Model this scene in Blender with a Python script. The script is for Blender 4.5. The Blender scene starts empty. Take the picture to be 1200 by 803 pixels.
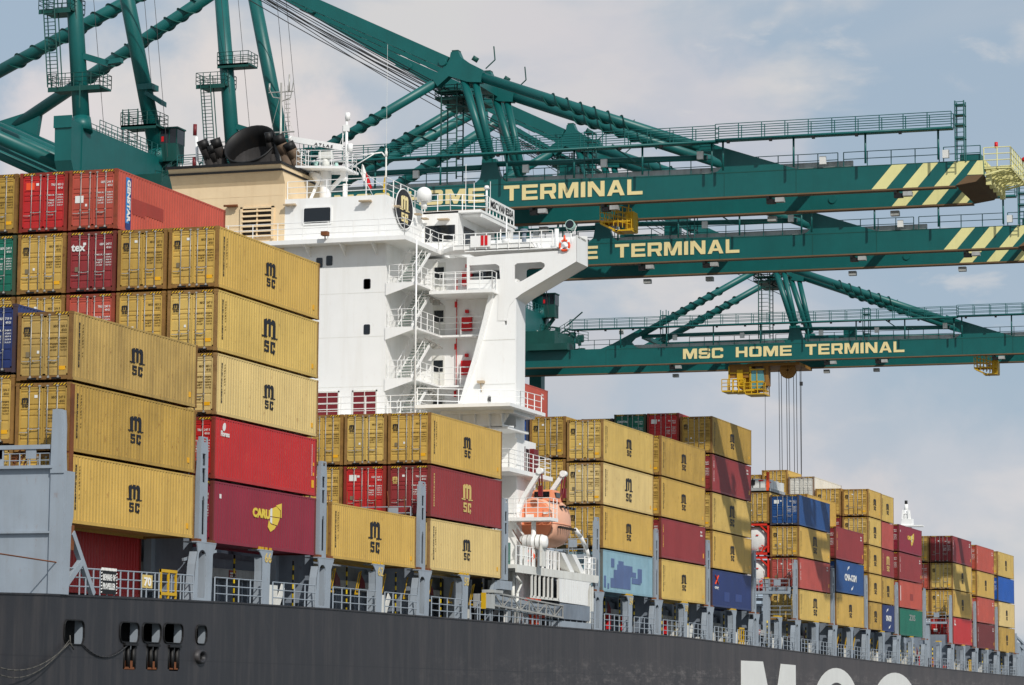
import bpy, math, random
from mathutils import Vector, Matrix
random.seed(7)
S = bpy.context.scene
COL = S.collection

# ---------------------------------------------------------------- camera
cd = bpy.data.cameras.new('camera'); cam = bpy.data.objects.new('camera', cd); COL.objects.link(cam)
cd.sensor_width = 36; cd.lens = 3432.04 / 1200 * 36; cd.clip_start = 1; cd.clip_end = 6000
YAW, PIT, ROL = map(math.radians, (18.35289, 6.89180, 0.40572))
fw = Vector((math.cos(PIT)*math.cos(YAW), math.cos(PIT)*math.sin(YAW), math.sin(PIT)))
rt = Vector((math.sin(YAW), -math.cos(YAW), 0)); up = rt.cross(fw)
c_, s_ = math.cos(ROL), math.sin(ROL)
r2 = rt*c_ + up*s_; u2 = up*c_ - rt*s_
m = Matrix((r2, u2, -fw)).transposed().to_4x4(); m.translation = Vector((-105.737, -53.787, 7.612))
cam.matrix_world = m; S.camera = cam

# ---------------------------------------------------------------- light
SUN_L = Vector((1.0, 1.0, -1.12)).normalized()
sd = bpy.data.lights.new('sun', 'SUN'); so = bpy.data.objects.new('sun', sd); COL.objects.link(so)
sd.energy = 3.35; sd.angle = math.radians(0.55); sd.color = (1.0, 0.955, 0.89)
so.rotation_euler = SUN_L.to_track_quat('-Z', 'Y').to_euler(); so.location = (-150, -150, 170)
elev = math.asin(-SUN_L.z)
W = bpy.data.worlds.new('World'); S.world = W; W.use_nodes = True
nt = W.node_tree; nt.nodes.clear()
def N(t, **k):
    n = nt.nodes.new(t)
    for a, b in k.items(): setattr(n, a, b)
    return n
out = N('ShaderNodeOutputWorld'); bg = N('ShaderNodeBackground'); sky = N('ShaderNodeTexSky')
sky.sky_type = 'NISHITA'; sky.sun_disc = False; sky.sun_elevation = elev
sky.sun_rotation = math.atan2(-SUN_L.x, -SUN_L.y); sky.air_density = 1.0; sky.dust_density = 1.2; sky.ozone_density = 1.0
bg.inputs['Strength'].default_value = 0.085
tc = N('ShaderNodeTexCoord'); mp = N('ShaderNodeMapping'); mp.inputs['Scale'].default_value = (1.0, 1.0, 2.3)
nt.links.new(tc.outputs['Generated'], mp.inputs['Vector'])
def noise(scale, detail, rough, off, dist=0.0):
    a = N('ShaderNodeMapping'); a.inputs['Location'].default_value = off
    nt.links.new(mp.outputs[0], a.inputs['Vector'])
    n = N('ShaderNodeTexNoise'); n.inputs['Scale'].default_value = scale; n.inputs['Detail'].default_value = detail
    n.inputs['Roughness'].default_value = rough; n.inputs['Distortion'].default_value = dist
    nt.links.new(a.outputs[0], n.inputs['Vector']); return n.outputs['Fac']
def ramp(sock, a, b, va=0.0, vb=1.0):
    r = N('ShaderNodeMapRange'); r.interpolation_type = 'SMOOTHSTEP'
    for i, v in ((1, a), (2, b), (3, va), (4, vb)): r.inputs[i].default_value = v
    nt.links.new(sock, r.inputs[0]); return r.outputs[0]
def mixc(f, a, b):
    x = N('ShaderNodeMix', data_type='RGBA')
    if isinstance(f, float): x.inputs[0].default_value = f
    else: nt.links.new(f, x.inputs[0])
    for i, v in ((6, a), (7, b)):
        if isinstance(v, tuple): x.inputs[i].default_value = (*v, 1)
        else: nt.links.new(v, x.inputs[i])
    return x.outputs[2]
K = 1 / 0.085
base = mixc(0.88, sky.outputs[0], (0.385*K, 0.485*K, 0.595*K))
veil = ramp(noise(5.0, 4, .5, (3.1, 1.7, .4), .4), .38, .70)
base = mixc(veil, base, (0.52*K, 0.56*K, 0.615*K))
cl = ramp(noise(9.0, 9, .52, (4.3, 2.2, 1.0), .25), .51, .66, 0.0, .85)
base = mixc(cl, base, (0.69*K, 0.67*K, 0.66*K))
# cumulus banks standing in fixed directions of the sky
wob = N('ShaderNodeTexNoise'); wob.inputs['Scale'].default_value = 16; wob.inputs['Detail'].default_value = 8; wob.inputs['Roughness'].default_value = .58
nt.links.new(tc.outputs['Generated'], wob.inputs['Vector'])
wv = N('ShaderNodeVectorMath', operation='SUBTRACT'); nt.links.new(wob.outputs['Color'], wv.inputs[0]); wv.inputs[1].default_value = (.5, .5, .5)
ws = N('ShaderNodeVectorMath', operation='SCALE'); nt.links.new(wv.outputs[0], ws.inputs[0]); ws.inputs['Scale'].default_value = .10
wa = N('ShaderNodeVectorMath', operation='ADD'); nt.links.new(tc.outputs['Generated'], wa.inputs[0]); nt.links.new(ws.outputs[0], wa.inputs[1])
def bank(c, r0, r1, amt, col):
    global base
    d = N('ShaderNodeVectorMath', operation='DISTANCE'); nt.links.new(wa.outputs[0], d.inputs[0]); d.inputs[1].default_value = c
    base = mixc(ramp(d.outputs['Value'], r0, r1, 0.0, amt), base, tuple(x*K for x in col))
bank((0.8991, 0.3903, 0.198), 0.04, 0.012, 0.9, (.76, .705, .68))
bank((0.8815, 0.4350, 0.1790), 0.05, 0.015, 0.85, (.74, .70, .68))
bank((0.9093, 0.3724, 0.1856), 0.03, 0.008, 0.8, (.75, .69, .68))
bank((0.8721, 0.4532, 0.1846), 0.035, 0.01, 0.8, (.74, .69, .70))
bank((0.9758, 0.206, 0.0729), 0.03, 0.006, 0.75, (.74, .68, .66))
bank((0.9696, 0.2357, 0.0657), 0.035, 0.008, 0.5, (.68, .66, .68))
bank((0.9810, 0.1700, 0.0790), 0.04, 0.01, 0.45, (.66, .65, .68))
bank((0.9279, 0.2964, 0.2262), 0.04, 0.01, 0.55, (.64, .62, .65))
bank((0.9399, 0.2697, 0.2094), 0.042, 0.012, 0.6, (.64, .62, .65))
bank((0.951, 0.2397, 0.1951), 0.045, 0.012, 0.55, (.63, .61, .65))
bank((0.9640, 0.2380, 0.1148), 0.07, 0.02, 0.35, (.62, .61, .65))
bank((0.9465, 0.3017, 0.1147), 0.045, 0.012, 0.5, (.66, .62, .62))
cl2 = ramp(noise(26.0, 8, .55, (1.2, 7.7, 2.0), .3), .60, .74, 0.0, .45)
base = mixc(cl2, base, (0.74*K, 0.71*K, 0.69*K))
nt.links.new(base, bg.inputs['Color']); nt.links.new(bg.outputs[0], out.inputs[0])
vs = S.view_settings; vs.view_transform = 'Standard'; vs.look = 'None'; vs.exposure = 0.0; vs.gamma = 1.0; vs.use_curve_mapping = False

# ---------------------------------------------------------------- materials
def lin(c):
    return tuple(((x/255)/12.92 if x/255 <= .04045 else ((x/255+.055)/1.055)**2.4) for x in c)
MATS = {}
def paint(name, rgb, rough=.5, var=.10, dirt=.25, dirtcol=(92, 74, 52), rust=0.0, rustcol=(96, 52, 28), streak=True, metal=0.0, bump=.04, nscale=1.6, spec=.4, rand=.0):
    """a worn painted surface: tone variation, vertical dirt runs, rust flecks"""
    if name in MATS: return MATS[name]
    mt = bpy.data.materials.new(name); mt.use_nodes = True; t = mt.node_tree; t.nodes.clear()
    def n(ty, **k):
        q = t.nodes.new(ty)
        for a, b in k.items(): setattr(q, a, b)
        return q
    L = t.links.new
    o = n('ShaderNodeOutputMaterial'); b = n('ShaderNodeBsdfPrincipled'); L(b.outputs[0], o.inputs[0])
    co = n('ShaderNodeTexCoord'); oi = n('ShaderNodeObjectInfo')
    add = n('ShaderNodeVectorMath', operation='ADD'); sc = n('ShaderNodeVectorMath', operation='SCALE')
    cmb = n('ShaderNodeCombineXYZ')
    for i in range(3): L(oi.outputs['Random'], cmb.inputs[i])
    L(cmb.outputs[0], sc.inputs[0]); sc.inputs['Scale'].default_value = 37.0
    L(co.outputs['Object'], add.inputs[0]); L(sc.outputs[0], add.inputs[1])
    def ns(scale, stretch=(1, 1, 1), det=5, ro=.6):
        mpn = n('ShaderNodeMapping'); mpn.inputs['Scale'].default_value = stretch; L(add.outputs[0], mpn.inputs[0])
        q = n('ShaderNodeTexNoise'); q.inputs['Scale'].default_value = scale; q.inputs['Detail'].default_value = det; q.inputs['Roughness'].default_value = ro
        L(mpn.outputs[0], q.inputs['Vector']); return q.outputs['Fac']
    def mr(s, a, c, va, vb):
        q = n('ShaderNodeMapRange'); 
        for i, v in ((1, a), (2, c), (3, va), (4, vb)): q.inputs[i].default_value = v
        L(s, q.inputs[0]); return q.outputs[0]
    def mx(f, a, c, mode='MIX'):
        q = n('ShaderNodeMix', data_type='RGBA', blend_type=mode); L(f, q.inputs[0]) if not isinstance(f, float) else setattr(q.inputs[0], 'default_value', f)
        for i, v in ((6, a), (7, c)):
            if isinstance(v, tuple): q.inputs[i].default_value = (*v, 1)
            else: L(v, q.inputs[i])
        return q.outputs[2]
    c0 = lin(rgb); lo = tuple(x*(1-var*1.6) for x in c0); hi = tuple(min(1, x*(1+var)) for x in c0)
    col = mx(mr(ns(nscale*.35), .3, .7, 0, 1), lo, hi)
    if rand:
        hs = n('ShaderNodeHueSaturation'); L(col, hs.inputs['Color'])
        L(mr(oi.outputs['Random'], 0, 1, 1-rand, 1+rand), hs.inputs['Value'])
        L(mr(ns(.01), 0, 1, 1-rand, 1+rand), hs.inputs['Saturation']); col = hs.outputs[0]
    if dirt:
        f = mr(ns(nscale, (1.6, 1.6, .12) if streak else (1, 1, 1), 6, .65), .48, .80, 0, dirt)
        col = mx(f, col, lin(dirtcol))
    if rust:
        f = mr(ns(nscale*3.2, (1, 1, .45), 7, .7), .60, .68, 0, min(1, rust*1.3))
        col = mx(f, col, lin(rustcol))
    L(col, b.inputs['Base Color'])
    b.inputs['Roughness'].default_value = rough; b.inputs['Metallic'].default_value = metal
    if 'Specular IOR Level' in b.inputs: b.inputs['Specular IOR Level'].default_value = spec
    if bump:
        bp = n('ShaderNodeBump'); bp.inputs['Strength'].default_value = bump*4; bp.inputs['Distance'].default_value = .02
        L(ns(1.5 if bump > .1 else 2.2, det=3), bp.inputs['Height']); L(bp.outputs[0], b.inputs['Normal'])
    MATS[name] = mt; return mt
def striped(name, c1, c2, k, vec=(0, 1, 1), rough=.5):
    """hazard stripes across the surface in object space"""
    if name in MATS: return MATS[name]
    mt = bpy.data.materials.new(name); mt.use_nodes = True; t = mt.node_tree; b = t.nodes['Principled BSDF']; L = t.links.new
    co = t.nodes.new('ShaderNodeTexCoord'); d = t.nodes.new('ShaderNodeVectorMath'); d.operation = 'DOT_PRODUCT'; d.inputs[1].default_value = vec
    L(co.outputs['Object'], d.inputs[0]); mu = t.nodes.new('ShaderNodeMath'); mu.operation = 'MULTIPLY'; mu.inputs[1].default_value = k; L(d.outputs['Value'], mu.inputs[0])
    fr = t.nodes.new('ShaderNodeMath'); fr.operation = 'FRACT'; L(mu.outputs[0], fr.inputs[0]); g = t.nodes.new('ShaderNodeMath'); g.operation = 'GREATER_THAN'; g.inputs[1].default_value = .5; L(fr.outputs[0], g.inputs[0])
    x = t.nodes.new('ShaderNodeMix'); x.data_type = 'RGBA'; x.inputs[6].default_value = (*lin(c1), 1); x.inputs[7].default_value = (*lin(c2), 1); L(g.outputs[0], x.inputs[0]); L(x.outputs[2], b.inputs['Base Color'])
    b.inputs['Roughness'].default_value = rough; MATS[name] = mt; return mt
CC = {
 'yellow': paint('yellow container paint', (198, 162, 80), .55, .07, .26, (120, 88, 40), .30, (110, 58, 26), rand=.05, bump=.11),
 'yellow b': paint('sun bleached yellow container paint', (202, 171, 93), .6, .08, .30, (132, 100, 56), .34, (110, 58, 26), rand=.05, bump=.11),
 'yellow c': paint('stained yellow container paint', (184, 149, 70), .55, .12, .50, (104, 78, 42), .5, (104, 56, 26), rand=.05, bump=.11),
 'dusty yellow': paint('weathered yellow container paint', (178, 148, 84), .6, .13, .60, (98, 74, 44), .45, (104, 58, 28), bump=.11),
 'pale yellow': paint('pale yellow container paint', (212, 186, 124), .55, .06, .26, (150, 112, 66), .30, (120, 66, 34), bump=.11),
 'tan yellow': paint('tan yellow container paint', (176, 142, 64), .58, .09, .40, (100, 76, 40), .3, (104, 58, 28), bump=.11),
 'orange red': paint('orange red container paint', (180, 80, 64), .5, .09, .30, (150, 62, 46), .18, bump=.11),
 'bright red': paint('bright red container paint', (182, 38, 38), .45, .07, .20, (120, 40, 34), .16, (200, 120, 80), bump=.11),
 'maroon': paint('maroon container paint', (140, 48, 50), .5, .08, .25, (80, 34, 34), .18, bump=.11),
 'wine red': paint('wine red container paint', (134, 36, 54), .5, .07, .22, (90, 30, 40), .14, bump=.11),
 'dark maroon': paint('dark maroon container paint', (108, 44, 44), .55, .10, .25, (70, 34, 34), .2, bump=.11),
 'faded red': paint('faded red container paint', (176, 80, 72), .55, .12, .4, (120, 50, 48), .15, bump=.11),
 'navy': paint('navy container paint', (36, 52, 102), .5, .10, .2, (28, 34, 60), .12, bump=.11),
 'blue': paint('blue container paint', (32, 74, 130), .5, .10, .25, (30, 50, 84), .12, bump=.11),
 'royal blue': paint('royal blue container paint', (24, 84, 168), .5, .08, .2, (30, 50, 84), .12, bump=.11),
 'light blue': paint('light blue container paint', (134, 168, 182), .55, .09, .35, (96, 140, 160), .15, bump=.11),
 'green': paint('green container paint', (22, 104, 84), .5, .1, .22, (24, 70, 60), .15, bump=.11),
 'white': paint('white container paint', (214, 212, 204), .5, .05, .25, (150, 140, 124), .15, bump=.11),
}
rusty = {k: paint('rusted ' + k + ' frame paint', tuple(int(a*.5+b*.5) for a, b in zip(col, (92, 54, 30))), .7, .14, .6, (78, 48, 28), .85, (92, 48, 24), nscale=2.6, streak=False)
         for k, col in {'yellow': (190, 154, 74), 'yellow b': (194, 164, 92), 'yellow c': (180, 146, 72), 'dusty yellow': (160, 130, 66), 'pale yellow': (200, 172, 108), 'tan yellow': (170, 138, 62), 'orange red': (190, 74, 54), 'bright red': (170, 36, 34),
                        'maroon': (120, 38, 40), 'wine red': (120, 32, 46), 'dark maroon': (100, 42, 42), 'faded red': (160, 74, 66), 'navy': (36, 48, 88), 'blue': (32, 66, 112),
                        'royal blue': (28, 76, 140), 'light blue': (110, 156, 172), 'green': (28, 92, 74), 'white': (190, 186, 176)}.items()}
M = dict(
 crane=paint('crane green paint', (10, 92, 90), .42, .07, .16, (8, 60, 54), .03, spec=.45),
 crane_dark=paint('crane machinery green', (16, 74, 68), .55, .12, .3, (14, 44, 42), .05),
 cream=paint('funnel cream paint', (228, 204, 166), .55, .04, .20, (190, 150, 100), .03),
 letter=paint('cream lettering paint', (234, 216, 158), .5, .02, .08),
 warn=paint('pale yellow warning paint', (230, 224, 158), .5, .03, .12),
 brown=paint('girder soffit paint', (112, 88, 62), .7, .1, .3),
 white=paint('ship white paint', (240, 240, 238), .38, .02, .22, (196, 188, 172), .05, (170, 110, 70), nscale=1.1),
 white_old=paint('deck white paint', (222, 222, 216), .5, .05, .32, (170, 156, 132), .22, (150, 90, 50)),
 grey=paint('ship grey paint', (150, 160, 170), .5, .06, .28, (120, 118, 112), .20, (132, 84, 48)),
 grey_dk=paint('deck grey paint', (124, 134, 146), .6, .12, .35, (74, 76, 78), .2),
 pale_grey=paint('hatch cover pale paint', (170, 172, 170), .6, .12, .5, (110, 102, 92), .3),
 black=paint('black paint', (15, 15, 16), .55, .1, .1, bump=.02),
 ink=paint('black lettering', (24, 26, 34), .6, .06, .05, bump=0),
 inkw=paint('white lettering', (226, 226, 222), .5, .03, .05, bump=0),
 inky=paint('yellow lettering', (226, 196, 70), .5, .03, .05, bump=0),
 inkt=paint('pale yellow lettering', (214, 186, 108), .5, .03, .05, bump=0),
 stencil=paint('faded stencil lettering', (112, 90, 44), .6, .05, .0, bump=0),
 cordage=paint('weathered mooring rope', (84, 82, 78), .8, .1, .2),
 steel=paint('galvanised steel', (176, 174, 168), .42, .08, .3, (120, 104, 84), .2, metal=.35),
 rope=paint('steel rope', (46, 46, 48), .6, .05, .0, bump=0),
 yellow=paint('safety yellow paint', (206, 164, 24), .5, .07, .3, (130, 96, 30), .15),
 red=paint('fire red paint', (206, 22, 30), .45, .04, .1),
 orange=paint('lifeboat orange', (236, 178, 148), .5, .06, .32, (222, 176, 146), .03, nscale=1.2),
 orange_d=paint('lifeboat orange stern', (236, 146, 106), .5, .05, .25, (226, 160, 120), .03),
 ring=paint('lifebuoy orange', (240, 84, 40), .5, .04, .05),
 rustm=paint('rusty steel', (122, 72, 40), .8, .2, .5, (70, 44, 28), .6, streak=False),
 soot=paint('sooty pipe steel', (52, 48, 46), .8, .25, .7, (22, 20, 20), .2),
 glass=paint('dark window glass', (22, 28, 34), .12, .05, 0, bump=0, spec=.6),
 glassg=paint('cab glass', (92, 150, 156), .12, .12, 0, bump=0, spec=.6),
 dkred=paint('dark red door paint', (112, 26, 34), .5, .06, .1),
 deckgreen=paint('stair tread green', (118, 138, 126), .6, .1, .2),
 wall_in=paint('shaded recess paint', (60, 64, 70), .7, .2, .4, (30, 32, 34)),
 floor=paint('deck floor paint', (112, 116, 120), .8, .2, .4),
 pipe=paint('salmon pipe cover', (186, 166, 138), .6, .1, .3),
 tarp=paint('grey tarpaulin', (120, 130, 142), .75, .14, .3, (150, 150, 150), streak=False),
 chip=paint('scuffed maroon patch', (150, 54, 44), .55, .08, .2),
 patch=paint('repainted slate blue patch', (88, 108, 152), .55, .1, .2),
 sticker=paint('yellow sticker', (232, 170, 24), .5, .02, 0, bump=0),
 plate_=paint('grey data plate', (120, 108, 84), .5, .08, 0, bump=0),
 strip=paint('blue label strip', (44, 130, 200), .5, .05, .1, bump=0),
 strip_d=paint('dark blue label strip', (34, 50, 110), .5, .05, .1, bump=0),
 flagr=paint('red flag cloth', (206, 30, 40), .8, .05, 0), flagw=paint('white flag cloth', (232, 230, 226), .8, .03, 0), flagy=paint('yellow flag cloth', (228, 190, 40), .8, .03, 0),
 hazard=striped('hazard tape', (214, 168, 24), (26, 24, 22), 7.0),
 hazpole=striped('hazard pole paint', (222, 190, 24), (24, 24, 26), 2.2, (0, 0, 1)),
)

# hull paint: dark grey boot with plate seams, salt blooms and brownish fading towards the bow
def hull_mat():
    mt = bpy.data.materials.new('hull paint'); mt.use_nodes = True; t = mt.node_tree; b = t.nodes['Principled BSDF']; L = t.links.new
    co = t.nodes.new('ShaderNodeTexCoord'); se = t.nodes.new('ShaderNodeSeparateXYZ'); L(co.outputs['Object'], se.inputs[0])
    def ns(scale, st, det=6, ro=.6):
        mpn = t.nodes.new('ShaderNodeMapping'); mpn.inputs['Scale'].default_value = st; L(co.outputs['Object'], mpn.inputs[0])
        q = t.nodes.new('ShaderNodeTexNoise'); q.inputs['Scale'].default_value = scale; q.inputs['Detail'].default_value = det; q.inputs['Roughness'].default_value = ro; L(mpn.outputs[0], q.inputs[0]); return q.outputs['Fac']
    def mr(s, a, c, va, vb):
        q = t.nodes.new('ShaderNodeMapRange')
        for i, v in ((1, a), (2, c), (3, va), (4, vb)): q.inputs[i].default_value = v
        L(s, q.inputs[0]); return q.outputs[0]
    def mx(f, a, c):
        q = t.nodes.new('ShaderNodeMix'); q.data_type = 'RGBA'; L(f, q.inputs[0])
        for i, v in ((6, a), (7, c)):
            if isinstance(v, tuple): q.inputs[i].default_value = (*v, 1)
            else: L(v, q.inputs[i])
        return q.outputs[2]
    def mth(op, a, c=None):
        q = t.nodes.new('ShaderNodeMath'); q.operation = op
        for i, v in ((0, a), (1, c)):
            if v is None: continue
            if isinstance(v, (int, float)): q.inputs[i].default_value = v
            else: L(v, q.inputs[i])
        return q.outputs[0]
    col = mx(mr(se.outputs[0], -105, 30, 0, 1), lin((43, 43, 47)), lin((74, 67, 66)))
    col = mx(mr(ns(.25, (1, 1, .3)), .35, .7, 0, .5), col, lin((30, 31, 35)))
    col = mx(mr(ns(1.3, (1.2, 1, .10), 7, .65), .48, .78, 0, .30), col, lin((104, 96, 92)))
    salt = mth('MULTIPLY', mr(ns(1.5, (.45, 1, 1.9), 9, .78), .50, .78, 0, .50), mr(se.outputs[0], -80, -30, 0, 1))
    zz = mr(se.outputs[2], 7.6, 8.6, 0, 1); zz2 = mr(se.outputs[2], 10.2, 9.4, 0, 1)
    salt = mth('MULTIPLY', salt, mth('MULTIPLY', zz, zz2))
    col = mx(salt, col, lin((168, 160, 156)))
    seam = mth('LESS_THAN', mth('ABSOLUTE', mth('SUBTRACT', mth('FRACT', mth('MULTIPLY', se.outputs[0], 1/11.6)), .5)), .005)
    seam2 = mth('LESS_THAN', mth('ABSOLUTE', mth('SUBTRACT', se.outputs[2], 9.05)), .028)
    sm = mth('MULTIPLY', mth('MAXIMUM', seam, seam2), .45)
    col = mx(sm, col, lin((30, 30, 34)))
    rs = mr(ns(3.0, (1.2, 1, .25), 7, .7), .66, .74, 0, .5); col = mx(rs, col, lin((96, 66, 48)))
    L(col, b.inputs['Base Color']); b.inputs['Roughness'].default_value = .55
    bp = t.nodes.new('ShaderNodeBump'); bp.inputs['Strength'].default_value = .35; bp.inputs['Distance'].default_value = .08; L(ns(.45, (1, 1, 1), 2), bp.inputs['Height']); L(bp.outputs[0], b.inputs['Normal'])
    return mt
M['hull'] = hull_mat()

# ---------------------------------------------------------------- mesh helpers
class MB:
    def __init__(s): s.v = []; s.f = []; s.sm = []
    def poly(s, pts, smooth=False):
        i = len(s.v); s.v += [tuple(p) for p in pts]; s.f.append(tuple(range(i, i+len(pts)))); s.sm.append(smooth)
    def raw(s, vs, fs, smooth=False):
        i = len(s.v); s.v += [tuple(p) for p in vs]; s.f += [tuple(i+k for k in f) for f in fs]; s.sm += [smooth]*len(fs); return s
    def box(s, x0, x1, y0, y1, z0, z1):
        v = [(x0,y0,z0),(x1,y0,z0),(x1,y1,z0),(x0,y1,z0),(x0,y0,z1),(x1,y0,z1),(x1,y1,z1),(x0,y1,z1)]
        return s.raw(v, [(0,3,2,1),(4,5,6,7),(0,1,5,4),(1,2,6,5),(2,3,7,6),(3,0,4,7)])
    def bar(s, a, b, w, h=None, upv=(0, 0, 1)):
        a = Vector(a); b = Vector(b); h = h or w; d = (b-a).normalized(); uu = Vector(upv)
        if abs(d.dot(uu)) > .98: uu = Vector((0, 1, 0))
        sx = d.cross(uu).normalized()*w/2; sy = sx.cross(d).normalized()*h/2
        v = [p+q for p in (a, b) for q in (-sx-sy, sx-sy, sx+sy, -sx+sy)]
        return s.raw(v, [(0,1,2,3),(7,6,5,4),(0,4,5,1),(1,5,6,2),(2,6,7,3),(3,7,4,0)])
    def tube(s, a, b, r, n=8, r2=None):
        a = Vector(a); b = Vector(b); d = (b-a).normalized(); r2 = r if r2 is None else r2
        uu = Vector((0, 0, 1)) if abs(d.z) < .95 else Vector((1, 0, 0)); x = d.cross(uu).normalized(); y = d.cross(x)
        ring = lambda p, q: [p+x*q*math.cos(2*math.pi*k/n)+y*q*math.sin(2*math.pi*k/n) for k in range(n)]
        i = len(s.v); s.v += [tuple(p) for p in ring(a, r)+ring(b, r2)]
        for k in range(n): s.f.append((i+k, i+(k+1) % n, i+n+(k+1) % n, i+n+k)); s.sm.append(n > 5)
        s.f.append(tuple(i+k for k in reversed(range(n)))); s.f.append(tuple(i+n+k for k in range(n))); s.sm += [False]*2
        return s
    def path(s, pts, r, n=6):
        for a, b in zip(pts, pts[1:]): s.tube(a, b, r, n)
        return s
    def prism(s, pts, vec):
        pts = [Vector(p) for p in pts]; q = [p+Vector(vec) for p in pts]; n = len(pts)
        s.poly(list(reversed(pts))); s.poly(q)
        for k in range(n): s.poly([pts[k], pts[(k+1) % n], q[(k+1) % n], q[k]])
        return s
    def rings(s, rr, caps=True, smooth=True):
        n = len(rr[0]); i = len(s.v)
        for r in rr: s.v += [tuple(p) for p in r]
        for a in range(len(rr)-1):
            for k in range(n):
                s.f.append((i+a*n+k, i+a*n+(k+1) % n, i+(a+1)*n+(k+1) % n, i+(a+1)*n+k)); s.sm.append(smooth)
        if caps:
            s.f.append(tuple(i+k for k in reversed(range(n)))); s.f.append(tuple(i+(len(rr)-1)*n+k for k in range(n))); s.sm += [False]*2
        return s
    def mesh(s, name):
        me = bpy.data.meshes.new(name); me.from_pydata(s.v, [], s.f); me.update()
        me.polygons.foreach_set('use_smooth', s.sm)
        import bmesh
        bm = bmesh.new(); bm.from_mesh(me); bmesh.ops.recalc_face_normals(bm, faces=bm.faces); bm.to_mesh(me); bm.free()
        return me
    def build(s, name, mat, parent=None, loc=None):
        return put(name, s.mesh(name), mat, parent, loc)
def put(name, me, mat, parent=None, loc=None):
    o = bpy.data.objects.new(name, me); COL.objects.link(o)
    if not me.materials: me.materials.append(mat)
    if me.materials[0] != mat:
        o.material_slots[0].link = 'OBJECT'; o.material_slots[0].material = mat
    if loc: o.location = loc
    if parent is not None: o.parent = parent
    return o
def root(name, loc=(0, 0, 0)):
    o = bpy.data.objects.new(name, None); COL.objects.link(o); o.location = loc; o.empty_display_size = .5; return o
def tag(o, label, cat, group=None):
    o['label'] = label; o['category'] = cat
    if group: o['group'] = group
    return o
def struct(o): o['kind'] = 'structure'; return o
def copy_tree(o, parent=None):
    c = o.copy(); COL.objects.link(c); c.parent = parent
    for ch in list(o.children): copy_tree(ch, c)
    return c
def rel(o, parts_origin=None): return o
def mesh_of(curve):
    ob = bpy.data.objects.new('tmp', curve); COL.objects.link(ob)
    dg = bpy.context.evaluated_depsgraph_get(); me = bpy.data.meshes.new_from_object(ob.evaluated_get(dg))
    bpy.data.objects.remove(ob); bpy.data.curves.remove(curve); return me
TC = {}
def text_geo(t, bold=0.0, depth=.01, res=2):
    """built-in font, normalised so that capitals are 1 high and start at 0,0"""
    k = (t, bold, depth, res)
    if k in TC: return TC[k]
    c = bpy.data.curves.new('t', 'FONT'); c.body = t; c.size = 1.0; c.offset = bold; c.extrude = depth/2; c.resolution_u = res; c.space_line = .9
    me = mesh_of(c); vs = [v.co.copy() for v in me.vertices]; fs = [tuple(p.vertices) for p in me.polygons]; bpy.data.meshes.remove(me)
    if not vs: return [], [], 1, 1
    x0 = min(v.x for v in vs); x1 = max(v.x for v in vs); y0 = min(v.y for v in vs); y1 = max(v.y for v in vs)
    vs = [Vector((v.x-x0, v.y-y0, v.z)) for v in vs]; TC[k] = (vs, fs, x1-x0, y1-y0); return TC[k]
def text_fit(mb, t, org, ux, uy, w, h, bold=.02, depth=.02, res=2):
    """writes t into the w x h box at org spanned by ux (reading direction) and uy (up)"""
    vs, fs, tw, th = text_geo(t, bold, 0.02, res); ux = Vector(ux); uy = Vector(uy); nz = ux.cross(uy); org = Vector(org)
    if w is None: w = tw*h/th
    mb.raw([org+ux*(v.x*w/tw)+uy*(v.y*h/th)+nz*(v.z*depth/.02) for v in vs], fs)
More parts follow.
